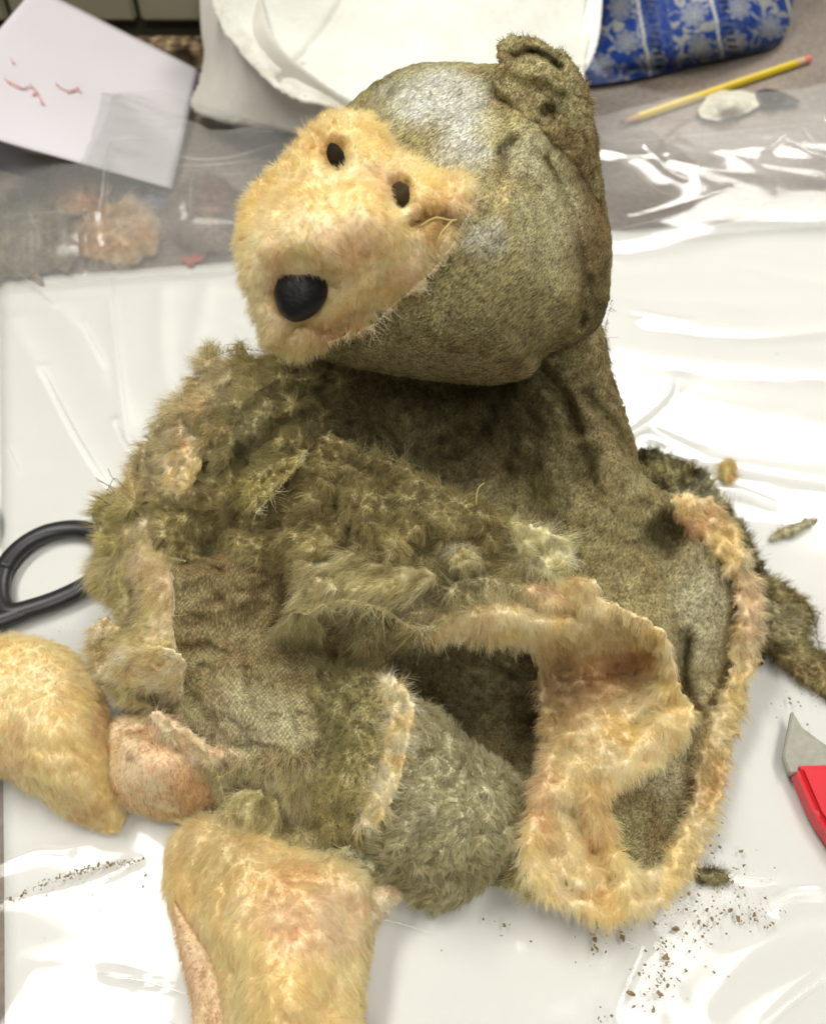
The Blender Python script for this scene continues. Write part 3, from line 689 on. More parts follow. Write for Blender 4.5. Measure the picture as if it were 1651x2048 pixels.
#------------------------------------------------------------------ scissors with black handles at the left edge
M_BLK = mat_plain('black_handle_plastic', (34, 33, 36), 0.38, 0.5, 0.1, 60, 0.1, 500)
M_STEEL = mat_plain('scissor_steel', (150, 150, 148), 0.3, 0.6, 0.1, 60); M_STEEL.node_tree.nodes['Principled BSDF'].inputs['Metallic'].default_value = 0.9
sc_ = thing('scissors', 'scissors with black looped handles on white paper, left of the toy', 'scissors')
def loop(pts, r, z):
    L = smooth_poly(pts, 8); L = np.vstack([L, L[:1]]); P = tab(L[:, 0], L[:, 1], z)
    return link('handle_loop', tube_mesh('handle_loop', P, r * 1.25, 14, flat=0.8), sc_, M_BLK)
loop([(8, 1140), (42, 1096), (94, 1066), (158, 1058), (202, 1076), (210, 1116), (186, 1160), (136, 1190), (72, 1214), (18, 1224), (0, 1190)], 0.0050, 0.0095)
loop([(-190, 1000), (-120, 960), (-56, 985), (-22, 1035), (-44, 1090), (-110, 1130), (-180, 1090)], 0.0045, 0.0095)
L = smooth_line([(60, 1218), (10, 1236), (-60, 1262), (-140, 1300)], 8); link('shank', tube_mesh('shank', tab(L[:, 0], L[:, 1], .0095), np.linspace(.006, .0075, len(L)), 14, flat=.75), sc_, M_BLK)
L = smooth_line([(-100, 1130), (-120, 1200), (-160, 1290)], 8); link('shank', tube_mesh('shank', tab(L[:, 0], L[:, 1], .0095), np.linspace(.005, .007, len(L)), 14, flat=.75), sc_, M_BLK)
for e in ((-520, 1500), (-480, 1540)):
    L = np.array([(-140, 1290), ((-140 + e[0]) / 2, (1290 + e[1]) / 2), e], float)
    link('blade', tube_mesh('blade', tab(L[:, 0], L[:, 1], .0085), np.array([.008, .007, .001]), 10, flat=.2), sc_, M_STEEL)

#------------------------------------------------------------------ red-handled blade at the right edge
kn = thing('craft_knife', 'red handled cutter with a pointed grey blade at the right edge', 'knife')
def prism(name, px, z0, z1, mat, bev=0.002):
    bm = bmesh.new(); vb = [bm.verts.new(tab(x, y, z0)) for x, y in px]; zt = [bm.verts.new(Vector(tab(x, y, z0)) + Vector((0, 0, z1 - z0))) for x, y in px]
    n = len(px); bm.faces.new(vb[::-1]); bm.faces.new(zt)
    for j in range(n): bm.faces.new((vb[j], vb[(j + 1) % n], zt[(j + 1) % n], zt[j]))
    bmesh.ops.recalc_face_normals(bm, faces=bm.faces[:])
    if bev: bmesh.ops.bevel(bm, geom=bm.edges[:], offset=bev, segments=3, affect='EDGES')
    me = bpy.data.meshes.new(name); bm.to_mesh(me); bm.free()
    me.polygons.foreach_set('use_smooth', np.full(len(me.polygons), True)); me.set_sharp_from_angle(angle=math.radians(35))
    return link(name, me, kn, mat)
prism('handle', [(1572, 1550), (1660, 1548), (1790, 1640), (1860, 1860), (1760, 1830), (1668, 1730), (1612, 1646)], .006, .020, mat_plain('red_plastic', (206, 24, 40), .4, .5, .05, 40), .003)
prism('blade', [(1578, 1428), (1598, 1462), (1650, 1500), (1700, 1540), (1690, 1560), (1572, 1553), (1560, 1520)], .010, .0145, mat_plain('grey_blade', (150, 150, 138), .45, .5, .14, 250), .0006)

#=============================================================================== THE TOY
toy = thing('plush_toy', 'torn soiled plush animal turned inside out with cream furry snout and black nose', 'plush toy')
FZ = dict(name='fuzz', rad=0.00014, pts=3, jit=.6)

# --- torso: the deep body mass everything else is folded over
T_BL = [(1200, 1000, 160, 120, OL, .6), (860, 860, 230, 120, OD, .75), (1030, 800, 150, 90, OD, .65), (1240, 820, 30, 160, BR, .7), (1160, 930, 40, 40, OD, .6), (1040, 960, 30, 80, OD, .55), (1060, 990, 36, 30, GN, .6), (1420, 1220, 80, 130, SG, .7), (1310, 1620, 80, 110, OD, .35), (1330, 1560, 40, 50, SG, .4),  # large OD blobs below the head paint in its shadow
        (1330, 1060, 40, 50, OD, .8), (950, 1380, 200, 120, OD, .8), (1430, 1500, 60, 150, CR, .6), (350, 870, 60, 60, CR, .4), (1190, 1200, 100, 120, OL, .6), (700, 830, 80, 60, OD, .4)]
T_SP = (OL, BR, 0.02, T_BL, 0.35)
rel = relief([(560, 720), (640, 690), (800, 660), (1000, 640), (1160, 620), (1206, 660), (1222, 740), (1246, 810), (1268, 880), (1286, 945), (1340, 985), (1440, 1010), (1490, 1090), (1512, 1200), (1500, 1330), (1450, 1500), (1410, 1640), (1330, 1760), (1180, 1800), (980, 1770), (760, 1720), (560, 1660), (420, 1560), (330, 1420), (290, 1200), (290, 1000), (350, 860), (440, 770)],
             [(620, 760, .44), (800, 800, .474), (950, 770, .470), (1080, 740, .440), (1200, 700, .42), (1245, 880, .438), (1150, 930, .44), (1000, 930, .474), (850, 900, .476), (950, 1050, .474), (1150, 1080, .447), (1200, 1230, .447), (1330, 1120, .462), (1420, 1220, .468), (1490, 1230, .485), (1400, 1500, .478), (1310, 1620, .462), (1000, 1330, .50), (900, 1420, .495), (1000, 1550, .47), (1200, 1700, .44), (700, 1600, .44), (450, 1450, .455), (400, 1150, .45), (350, 950, .455), (600, 1000, .43), (700, 1300, .455)],
             0.022, 0.10, cell=6, bumps=[(0.035, 0.010), (0.010, 0.003), (0.003, 0.0008)],
             dents=[(1165, 930, 28, 40, 0, .010), (1330, 1070, 34, 46, 20, .018), (1050, 1000, 50, 60, 0, .008)],
             creases=[([(1372, 1280), (1366, 1350), (1378, 1410), (1400, 1450)], 13, .018), ([(1170, 790), (1230, 860), (1275, 940)], 12, .007), ([(1035, 900), (1030, 960), (1040, 1040)], 16, -.004), ([(1080, 740), (1130, 800), (1150, 860)], 14, .010), ([(1000, 760), (960, 850), (900, 900)], 20, .006)])
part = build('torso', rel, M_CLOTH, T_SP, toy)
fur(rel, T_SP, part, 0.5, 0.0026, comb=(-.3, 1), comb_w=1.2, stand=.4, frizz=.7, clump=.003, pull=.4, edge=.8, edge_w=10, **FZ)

# --- ragged back panel showing behind the right rim
B_SP = (OL, OD, 0.012, [(1420, 990, 60, 30, SG, .6)], .45)
rel = relief([(1262, 930), (1285, 893), (1310, 905), (1345, 915), (1390, 935), (1420, 955), (1440, 990), (1470, 1030), (1500, 1080), (1530, 1150), (1545, 1230), (1520, 1330), (1450, 1330), (1380, 1100), (1290, 1000)],
             [(1290, 930, .475), (1400, 960, .50), (1500, 1100, .51), (1530, 1230, .51), (1400, 1200, .50)], 0.008, 0.02, rag=16, rag_s=12, bumps=[(0.012, 0.006)])
part = build('back_panel', rel, M_CLOTH, B_SP, toy)
fur(rel, B_SP, part, 1.0, 0.003, comb=(.5, -.8), stand=.9, frizz=.7, clump=.004, pull=.75, edge=.9, edge_w=10, **FZ)

# --- right rim of cream pile
R_BL = [(1400, 1040, 50, 40, TN, .75), (1380, 1060, 20, 30, RU, .5), (1495, 1210, 30, 90, PK, .7), (1460, 1220, 14, 60, TN, .6), (1440, 1450, 40, 60, GN, .35), (1420, 1560, 40, 60, TN, .55), (1370, 1700, 40, 60, YE, .5), (1440, 995, 30, 20, SG, .8)]
R_SP = (CR, YE, 0.015, R_BL + [(1464, 1190, 16, 60, OL, .6), (1462, 1300, 14, 60, OL, .5), (1400, 1480, 18, 60, OL, .6), (1376, 1580, 14, 60, OL, .6), (1490, 1120, 20, 20, SG, .6), (1516, 1280, 16, 30, SG, .5)], .16)
for outl, ct in (([(1335, 1012), (1362, 990), (1400, 994), (1438, 1012), (1462, 1050), (1488, 1092), (1500, 1140), (1490, 1172), (1462, 1160), (1440, 1122), (1412, 1086), (1370, 1056)], [(1380, 1020, .458), (1440, 1060, .459), (1480, 1140, .460)]),
                 ([(1456, 1130), (1484, 1110), (1512, 1150), (1524, 1216), (1520, 1290), (1502, 1350), (1480, 1400), (1452, 1420), (1440, 1390), (1462, 1330), (1472, 1240), (1466, 1180)], [(1490, 1140, .462), (1496, 1240, .463), (1480, 1330, .462), (1456, 1410, .462)]),
                 ([(1450, 1376), (1488, 1372), (1482, 1430), (1462, 1500), (1446, 1580), (1424, 1660), (1396, 1730), (1344, 1784), (1284, 1800), (1300, 1748), (1340, 1700), (1372, 1622), (1388, 1540), (1410, 1470), (1430, 1420)], [(1460, 1400, .462), (1440, 1500, .452), (1400, 1640, .434), (1330, 1760, .420)])):
    rel = relief(outl, [(x, y, d + .004) for x, y, d in ct], 0.004, 0.016, rag=30, rag_s=18, bumps=[(0.02, 0.014), (0.006, .004)])
    part = build('rim', rel, M_CLOTH, R_SP, toy, 'cream furry torn rim on the right side')
    fur(rel, R_SP, part, 1.1, 0.0048, comb=(.3, .8), comb_w=.9, stand=.8, frizz=.5, pull=.65, edge=.4, whirl=1.5, clump=.005, mott=.25)

# --- loose ragged tail-like scrap still sewn on, right
L_SP = (OL, BR, 0.01, [(1580, 1240, 40, 30, SG, .4), (1630, 1360, 40, 40, BR, .7), (1540, 1280, 30, 14, OD, .6)], .4)
rel = relief([(1490, 1180), (1525, 1160), (1565, 1165), (1592, 1190), (1612, 1205), (1626, 1232), (1612, 1275), (1640, 1300), (1700, 1340), (1700, 1420), (1650, 1395), (1610, 1370), (1570, 1330), (1530, 1305), (1498, 1290)],
             [(1500, 1230, .505), (1580, 1220, .518), (1580, 1290, .505), (1660, 1360, .496), (1700, 1400, .492)], 0.008, 0.03, rag=18, rag_s=14, bumps=[(0.012, 0.006), (0.005, .002)])
part = build('torn_tail', rel, M_CLOTH, L_SP, toy)
fur(rel, L_SP, part, 1.1, 0.004, comb=(.6, .6), frizz=.7, clump=.004, pull=.7, edge=.8, edge_w=12, **FZ)

# --- head
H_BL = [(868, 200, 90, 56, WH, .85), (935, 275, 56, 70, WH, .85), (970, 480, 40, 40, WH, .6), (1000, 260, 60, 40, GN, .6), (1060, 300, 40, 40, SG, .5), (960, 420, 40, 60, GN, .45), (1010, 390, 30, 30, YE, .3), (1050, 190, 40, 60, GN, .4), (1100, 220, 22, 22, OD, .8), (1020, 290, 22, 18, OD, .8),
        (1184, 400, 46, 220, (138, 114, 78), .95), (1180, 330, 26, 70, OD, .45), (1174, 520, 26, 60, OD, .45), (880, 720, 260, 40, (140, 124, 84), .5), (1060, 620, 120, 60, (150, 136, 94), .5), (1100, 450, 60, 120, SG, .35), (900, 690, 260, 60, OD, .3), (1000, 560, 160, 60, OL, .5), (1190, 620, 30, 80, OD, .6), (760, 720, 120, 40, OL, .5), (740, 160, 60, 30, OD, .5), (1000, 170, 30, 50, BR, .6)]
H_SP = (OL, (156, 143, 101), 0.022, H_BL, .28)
rel = relief([(688, 216), (745, 168), (790, 142), (835, 127), (900, 124), (980, 128), (1060, 135), (1140, 170), (1186, 240), (1196, 300), (1208, 390), (1222, 480), (1220, 560), (1214, 610), (1192, 660), (1140, 690), (1092, 712), (1060, 752), (990, 770), (900, 766), (820, 756), (740, 742), (660, 725), (590, 690), (560, 600), (555, 450), (610, 290)],
             [(900, 450, .345), (900, 200, .362), (1150, 300, .365), (1180, 520, .368), (950, 700, .352), (700, 650, .352), (650, 300, .37), (600, 500, .365)], 0.045, 0.10, cell=5,
             rag=4, rag_s=10, bumps=[(0.05, 0.006), (0.012, 0.0016), (0.003, 0.0006)],
             dents=[(1100, 220, 20, 24, 0, .006), (1022, 290, 30, 14, -40, .004)],
             creases=[([(1010, 230), (1030, 300), (1000, 370), (985, 430)], 16, .003), ([(1090, 320), (1130, 400), (1156, 480), (1168, 560), (1160, 650)], 8, .006), ([(1180, 560), (1190, 620), (1185, 660)], 8, .006), ([(1080, 715), (1120, 690), (1170, 640)], 10, .006)])
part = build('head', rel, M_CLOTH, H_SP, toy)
fur(rel, H_SP, part, .5, 0.0030, comb=(.7, -.7), comb_w=1.6, stand=.25, frizz=.25, clump=.0018, pull=.6, edge=-.3, edge_w=14, mott=.14, **FZ)
fur(rel, ((216, 216, 200), WH, .01, [], 0), part, .7, 0.004, comb=(.6, .6), frizz=.9, pull=.5, name='lint', rad=.00009, pts=4,
    where=lambda g, P: sstep(-.15, .35, fbm(P / .012 + 3, 3)) * (np.exp(-(((g[:, 0] - 870) / 90) ** 2 + ((g[:, 1] - 215) / 55) ** 2)) * .8 + np.exp(-(((g[:, 0] - 930) / 45) ** 2 + ((g[:, 1] - 285) / 50) ** 2)) * .8 + np.exp(-(((g[:, 0] - 972) / 30) ** 2 + ((g[:, 1] - 485) / 36) ** 2)) * .8))

# --- ear
E_SP = (BR, OL, 0.012, [(1080, 170, 60, 40, OL, .5), (1076, 116, 50, 12, OD, .7), (1180, 330, 20, 60, BR, .6), (1100, 222, 20, 16, OD, .8)], .4)
rel = relief([(982, 168), (993, 128), (994, 92), (1013, 74), (1045, 71), (1080, 80), (1104, 95), (1128, 99), (1146, 122), (1163, 152), (1181, 192), (1189, 250), (1200, 330), (1204, 400), (1185, 400), (1150, 340), (1105, 296), (1060, 256), (1016, 216)],
             [(1000, 100, .366), (1060, 80, .369), (1070, 150, .363), (1160, 180, .370), (1090, 230, .366), (1120, 280, .372), (1190, 340, .388), (1010, 205, .370), (1195, 395, .394)], 0.004, 0.012, rag=8, rag_s=11, bumps=[(0.02, 0.005), (0.006, 0.002), (.003, .0008)],
             dents=[(1096, 222, 16, 18, 0, .006)], creases=[([(1030, 112), (1060, 104), (1092, 116), (1118, 134)], 7, .006), ([(1010, 160), (1060, 170), (1130, 200)], 16, .003)])
part = build('ear', rel, M_CLOTH, E_SP, toy)
fur(rel, E_SP, part, .8, 0.002, comb=(-.3, .8), frizz=.7, pull=.4, edge=.8, edge_w=8, **FZ)

# --- snout of cream fur with eye holes and nose
S_BL = [(640, 300, 40, 30, TN, .45), (770, 370, 36, 26, TN, .6), (700, 480, 60, 40, PK, .55), (690, 500, 36, 26, TN, .3), (540, 540, 26, 50, TN, .6), (860, 440, 34, 50, (190, 150, 60), .65), (900, 400, 36, 36, PK, .5), (640, 660, 60, 20, TN, .5), (820, 540, 40, 30, PK, .6), (560, 420, 60, 70, GN, .22), (850, 370, 50, 30, YE, .6), (700, 640, 36, 20, TN, .5), (650, 250, 40, 20, GN, .2), (770, 340, 40, 20, PK, .35)]  # tan blobs left of the eyes paint the shading of their pits
S_SP = (CR, YE, 0.02, S_BL, .0)
rel_s = relief([(628, 250), (648, 232), (690, 222), (732, 228), (758, 250), (772, 282), (800, 302), (840, 320), (874, 344), (905, 352), (935, 352), (952, 378), (946, 408), (930, 436), (912, 452), (905, 490), (882, 520), (846, 556), (838, 580), (800, 590), (784, 612), (748, 622), (735, 655), (695, 664), (655, 684), (622, 700), (596, 718), (565, 705), (525, 690), (512, 640), (494, 590), (478, 535), (474, 470), (486, 410), (512, 368), (555, 332), (585, 296), (604, 264)],
             [(700, 260, .318), (560, 360, .316), (490, 480, .312), (620, 430, .292), (700, 450, .292), (800, 400, .308), (930, 400, .328), (860, 500, .324), (760, 590, .326), (600, 580, .296), (560, 690, .326), (690, 650, .328), (850, 340, .330)], 0.012, 0.050, cell=4.5,
             rag=13, rag_s=16, bumps=[(0.025, 0.006), (0.008, 0.0026)],
             dents=[(672, 312, 26, 32, 25, .014), (800, 388, 27, 34, 10, .014), (596, 572, 72, 72, 0, .016), (752, 366, 40, 24, 20, .006), (640, 300, 36, 24, 0, .006)],
             creases=[([(530, 372), (600, 350), (680, 362), (750, 400), (830, 450)], 26, .004), ([(560, 680), (600, 650), (660, 660)], 10, .004), ([(820, 450), (870, 430), (905, 440)], 12, .008), ([(860, 520), (880, 470), (890, 440)], 10, .005), ([(640, 660), (700, 640), (730, 615)], 12, .005)])
sn = build('snout', rel_s, M_CLOTH, S_SP, toy, 'cream furry snout patch')
def snout_where(g, P):
    m = 1 - np.exp(-(((g[:, 0] - 674) / 15) ** 2 + ((g[:, 1] - 312) / 22) ** 2) ** 2) * .97
    m *= 1 - np.exp(-(((g[:, 0] - 800) / 15) ** 2 + ((g[:, 1] - 390) / 22) ** 2) ** 2) * .97
    return m * (1 - np.exp(-(((g[:, 0] - 602) / 40) ** 2 + ((g[:, 1] - 582) / 50) ** 2) ** 3))
fur(rel_s, S_SP, sn, 1.5, 0.0036, comb=(.1, .6), comb_w=.9, stand=.6, whirl=2.0, frizz=.35, pull=.4, clump=.0045, edge=.3, mott=.12, jit=.12, where=snout_where)
def blob_mesh(name, c, ax, rad, seg=24, noise=0.0, seed=0):
    bm = bmesh.new(); bmesh.ops.create_uvsphere(bm, u_segments=seg, v_segments=seg // 2, radius=1.0)
    V = np.array([v.co[:] for v in bm.verts]); f = 1 + noise * perlin(V * 1.7 + seed)
    W = np.asarray(c) + (V * f[:, None] * np.asarray(rad)) @ np.asarray(ax)
    for v, q in zip(bm.verts, W): v.co = q
    me = bpy.data.meshes.new(name); bm.to_mesh(me); bm.free()
    me.polygons.foreach_set('use_smooth', np.full(len(me.polygons), True)); return me
VAX = np.array([RIGHT, UP, -FWD])
def rot_ax(deg):
    a = math.radians(deg); return np.array([math.cos(a) * RIGHT - math.sin(a) * UP, math.sin(a) * RIGHT + math.cos(a) * UP, -FWD])
M_NOSE = mat_plain('nose_plastic', (14, 14, 17), 0.48, 0.4, 0.3, 180, 0.35, 700)
link('nose', blob_mesh('nose', at(603, 580, .3125), rot_ax(25), (.0092, .0114, .0078), 40, .05, 2), sn, M_NOSE)
M_HOLE = mat_plain('eye_hole_dark', (40, 32, 24), 0.9, 0.1, 0.3, 300)
link('eye_hole', blob_mesh('eye_hole', at(672, 312, .3145), rot_ax(-25), (.0031, .0045, .003), 20, .15, 5), sn, M_HOLE)
link('eye_hole', blob_mesh('eye_hole', at(800, 390, .3165), rot_ax(0), (.0035, .0048, .003), 20, .15, 8), sn, mat_plain('eye_hole_brown', (62, 52, 36), 0.9, 0.1, 0.3, 300))

# --- left shoulder of matted fur
SH_BL = [(366, 900, 36, 44, TN, .6), (330, 920, 70, 70, CR, .6), (260, 960, 40, 40, CR, .5), (430, 780, 50, 70, CR, .55), (400, 800, 20, 40, TN, .6), (480, 860, 60, 70, SG, .45), (420, 740, 50, 40, CR, .6), (350, 840, 40, 50, CR, .6), (560, 950, 50, 30, GN, .7), (600, 780, 80, 40, OL, .7), (390, 870, 16, 20, RU, .5), (270, 980, 40, 30, YE, .6), (650, 830, 50, 50, OD, .6), (520, 720, 60, 20, GN, .5)]
SH_SP = ((196, 181, 130), GN, 0.012, SH_BL, .34)
rel = relief([(392, 748), (408, 706), (428, 704), (440, 732), (462, 728), (474, 692), (490, 700), (506, 712), (560, 704), (640, 722), (690, 745), (672, 800), (655, 850), (620, 900), (590, 945), (540, 990), (505, 1020), (430, 1035), (330, 1050), (250, 1060), (218, 1010), (250, 970), (282, 900), (320, 845), (355, 800), (385, 765)],
             [(430, 740, .428), (560, 720, .415), (660, 780, .412), (500, 850, .400), (400, 870, .412), (290, 930, .438), (240, 1020, .446), (420, 1000, .418), (560, 960, .40)], 0.014, 0.05, rag=22, rag_s=18, bumps=[(0.026, 0.022), (0.010, 0.009), (.003, .0016)], pits=[(.018, .012), (.009, .004)],
             dents=[(630, 790, 34, 26, 0, .02), (385, 870, 22, 26, 0, .008), (490, 905, 30, 18, -20, .008), (550, 860, 40, 18, -30, .008)], creases=[([(612, 900), (570, 955), (520, 1018)], 7, .008)])
part = build('shoulder', rel, M_CLOTH, SH_SP, toy)
fur(rel, SH_SP, part, 1.3, 0.0062, comb=(-.6, .3), comb_w=.9, whirl=3.0, frizz=.7, clump=.0085, pull=.9, mott=.5, edge=.5, edge_w=22, rad=.00012)

# --- belly flap
BF_BL = [(1112, 1100, 64, 52, (255, 246, 216), .95), (1060, 1075, 40, 24, GN, .5), (930, 1120, 36, 24, (255, 248, 220), .9), (760, 1185, 130, 40, (232, 222, 180), .85), (660, 1190, 80, 56, (236, 222, 178), .85), (850, 1010, 90, 26, OL, .6), (600, 1010, 70, 40, BR, .4), (900, 1225, 80, 30, CR, .6), (760, 1250, 50, 30, OL, .6), (850, 1130, 50, 40, OL, .5), (960, 1180, 60, 30, BR, .3), (270, 1050, 30, 40, CR, .6), (420, 1080, 16, 20, OD, .6)]
BF_SP = ((210, 196, 144), (176, 161, 113), 0.014, BF_BL, .28)
rel = relief([(235, 1080), (300, 1025), (420, 1005), (510, 1012), (560, 960), (610, 905), (650, 872), (720, 896), (790, 920), (840, 945), (880, 968), (950, 998), (1010, 1026), (1060, 1054), (1100, 1064), (1140, 1090), (1132, 1135), (1090, 1170), (1050, 1195), (960, 1215), (890, 1240), (830, 1268), (775, 1280), (726, 1294), (700, 1250), (650, 1240), (590, 1248), (600, 1200), (570, 1150), (480, 1130), (420, 1130), (340, 1120), (280, 1120)],
             [(280, 1070, .44), (420, 1060, .42), (600, 960, .408), (600, 1060, .402), (680, 900, .396), (780, 950, .390), (760, 1030, .384), (950, 1020, .388), (950, 1080, .386), (1110, 1100, .396), (800, 1130, .388), (650, 1180, .398), (960, 1170, .400), (760, 1270, .398)], 0.011, 0.02, rag=18, rag_s=14,
             bumps=[(0.035, 0.018), (0.013, 0.009), (0.004, 0.002)], pits=[(.024, .012), (.010, .003)],
             dents=[(415, 1088, 14, 22, 30, .012), (520, 1030, 20, 10, -30, .008), (560, 1150, 40, 60, 20, .012), (930, 1150, 60, 16, 10, .006), (1010, 1190, 40, 12, 0, .008)],
             creases=[([(750, 1070), (760, 1110), (750, 1150), (830, 1150)], 8, .004), ([(690, 900), (760, 960), (850, 985)], 14, .004), ([(640, 990), (700, 1030), (690, 1090), (640, 1130)], 12, .009), ([(820, 1030), (880, 1070), (960, 1080)], 10, .006), ([(430, 1040), (500, 1060), (560, 1050)], 10, .008), ([(860, 1170), (940, 1160), (1020, 1180)], 10, .008)])
part = build('belly_flap', rel, M_CLOTH, BF_SP, toy)
fur(rel, BF_SP, part, 1.2, 0.0052, comb=(-.4, .7), comb_w=.9, frizz=.7, clump=.0075, pull=.9, whirl=2.5, mott=.4, **dict(FZ, jit=.35))
fur(rel, BF_SP, part, 1.0, 0.0075, comb=(-.75, .75), comb_w=1.0, stand=.5, frizz=.45, clump=.005, pull=.65, edge=.6, where=lambda g, P: np.clip(sstep(1120, 1190, g[:, 1] + .12 * (g[:, 0] - 800)) * (g[:, 0] > 560) + np.exp(-(((g[:, 0] - 1100) / 60) ** 2 + ((g[:, 1] - 1100) / 50) ** 2)), 0, 1))

# --- left cream strip with fluff
LS_BL = [(220, 1180, 40, 70, OL, .7), (270, 1200, 14, 60, OD, .55), (330, 1200, 26, 30, TN, .5), (310, 1140, 40, 40, PK, .5), (225, 1050, 30, 40, YE, .7), (300, 1310, 60, 30, YE, .6), (300, 1330, 30, 14, TN, .6), (310, 1390, 44, 22, OD, .7), (210, 1290, 24, 30, TN, .3), (250, 1370, 40, 30, SG, .5)]
LS_SP = (CR, (226, 212, 156), 0.015, LS_BL, .06)
rel = relief([(206, 1060), (240, 1005), (290, 1030), (345, 1105), (352, 1170), (350, 1240), (358, 1300), (374, 1330), (362, 1385), (330, 1420), (270, 1410), (215, 1385), (188, 1330), (192, 1275), (232, 1250), (238, 1222), (196, 1190), (178, 1150), (196, 1110)],
             [(240, 1040, .448), (320, 1120, .430), (300, 1220, .432), (220, 1150, .458), (330, 1330, .420), (230, 1330, .445), (290, 1400, .43)], 0.012, 0.03, rag=14, rag_s=14, bumps=[(0.014, 0.006), (0.006, 0.002)],
             dents=[(305, 1395, 36, 18, 20, .014)], creases=[([(258, 1130), (264, 1190), (262, 1250)], 9, .008)])
part = build('side_strip', rel, M_CLOTH, LS_SP, toy, 'cream furry strip along the left side')
fur(rel, LS_SP, part, 1.1, 0.006, comb=(-.5, .5), comb_w=.8, whirl=1.2, frizz=.6, clump=.005, pull=.6, edge=.5)

# --- left knit panel
KN_BL = [(480, 1180, 130, 100, (132, 110, 74), .7), (520, 1280, 120, 60, (120, 104, 72), .5), (520, 1440, 130, 60, SG, .35), (560, 1400, 60, 40, OL, .4), (420, 1500, 60, 30, (216, 200, 160), .7), (430, 1520, 60, 16, PK, .6), (560, 1620, 100, 60, GN, .55), (680, 1480, 40, 90, OL, .6), (640, 1550, 16, 50, OD, .5), (500, 1570, 20, 20, OD, .6), (600, 1700, 80, 26, (212, 196, 150), .6), (470, 1650, 40, 40, (212, 196, 160), .6), (395, 1500, 30, 16, PK, .7)]
KN_SP = ((146, 126, 88), OL, 0.02, KN_BL, .25)
rel = relief([(340, 1118), (372, 1124), (420, 1110), (520, 1110), (620, 1110), (690, 1150), (690, 1220), (680, 1330), (720, 1380), (740, 1450), (740, 1560), (728, 1640), (712, 1690), (670, 1690), (620, 1735), (576, 1748), (540, 1712), (482, 1690), (470, 1640), (446, 1600), (440, 1570), (424, 1545), (388, 1512), (340, 1462), (300, 1430), (320, 1415), (362, 1395), (368, 1345), (352, 1300), (345, 1240), (350, 1190)],
             [(350, 1150, .424), (500, 1160, .418), (620, 1160, .430), (360, 1300, .418), (500, 1300, .418), (620, 1280, .428), (520, 1430, .402), (350, 1440, .425), (650, 1430, .408), (600, 1560, .402), (480, 1620, .415), (600, 1700, .408), (700, 1640, .408)], 0.006, 0.02, rag=15, rag_s=12,
             bumps=[(0.03, 0.010), (0.010, 0.003)], pits=[(.012, .004)], dents=[(600, 1180, 50, 60, 0, .012), (690, 1280, 60, 50, 0, .02), (496, 1575, 16, 16, 0, .010), (640, 1540, 10, 60, 0, .006), (560, 1640, 40, 20, 20, .006)],
             creases=[([(350, 1122), (400, 1128), (440, 1145)], 7, .006), ([(430, 1560), (520, 1590), (600, 1640)], 14, .006)])
part = build('knit_panel', rel, M_KNIT, KN_SP, toy, 'brown knitted backing panel with frayed lower edge')
fur(rel, KN_SP, part, .12, 0.0014, comb=(.5, .7), frizz=.5, pull=.2, **FZ)
fur(rel, ((232, 220, 178), (194, 182, 134), .006, KN_BL[-4:], .15), part, 1.5, 0.0075, comb=(.1, .8), comb_w=.9, frizz=.6, clump=.004, pull=.7, whirl=1.2, edge=.4, where=lambda g, P: sstep(1490, 1600, g[:, 1] + .15 * (g[:, 0] - 500)) * .9 + sstep(1490, 1540, g[:, 1] + .9 * (400 - g[:, 0])) * (g[:, 0] < 480) * .5)

# --- knot of fluff in the middle
K_SP = ((196, 186, 140), OL, .01, [], .2)
rel = relief([(545, 1270), (556, 1240), (590, 1225), (625, 1234), (642, 1260), (630, 1290), (590, 1304), (556, 1296)], [(550, 1270, .408), (600, 1258, .388), (640, 1270, .408)], .013, .02, cell=3.5, rag=6, bumps=[(.008, .003)])
part = build('fluff_knot', rel, M_CLOTH, K_SP, toy)
fur(rel, K_SP, part, 1.8, .006, comb=(-.3, .6), frizz=.8, pull=.6, edge=.3)

# --- olive cuff folded over the inside-out leg
C_BL = [(800, 1440, 26, 70, CR, .85), (770, 1560, 24, 60, CR, .75), (785, 1400, 20, 40, TN, .4), (690, 1400, 60, 60, OL, .6), (670, 1560, 50, 80, GN, .4), (760, 1350, 40, 14, YE, .5), (740, 1640, 24, 40, YE, .6)]
C_SP = (OL, GN, .012, C_BL, .35)
rel = relief([(616, 1352), (670, 1330), (740, 1332), (790, 1354), (822, 1396), (830, 1440), (812, 1500), (800, 1560), (778, 1610), (752, 1650), (722, 1690), (660, 1706), (626, 1670), (612, 1560), (640, 1460), (610, 1400)],
             [(640, 1360, .408), (720, 1345, .405), (800, 1400, .398), (720, 1450, .388), (780, 1500, .388), (700, 1580, .388), (740, 1650, .392), (650, 1670, .402), (630, 1500, .404)], .013, .03, rag=8, rag_s=12, bumps=[(.02, .006), (.007, .003), (.003, .001)],
             creases=[([(690, 1400), (670, 1480), (650, 1560)], 12, .004)])
part = build('leg_cuff', rel, M_CLOTH, C_SP, toy)
fur(rel, C_SP, part, 1.3, .004, comb=(.5, .3), comb_w=.6, stand=.8, frizz=.6, pull=.6, clump=.004, edge=.5)

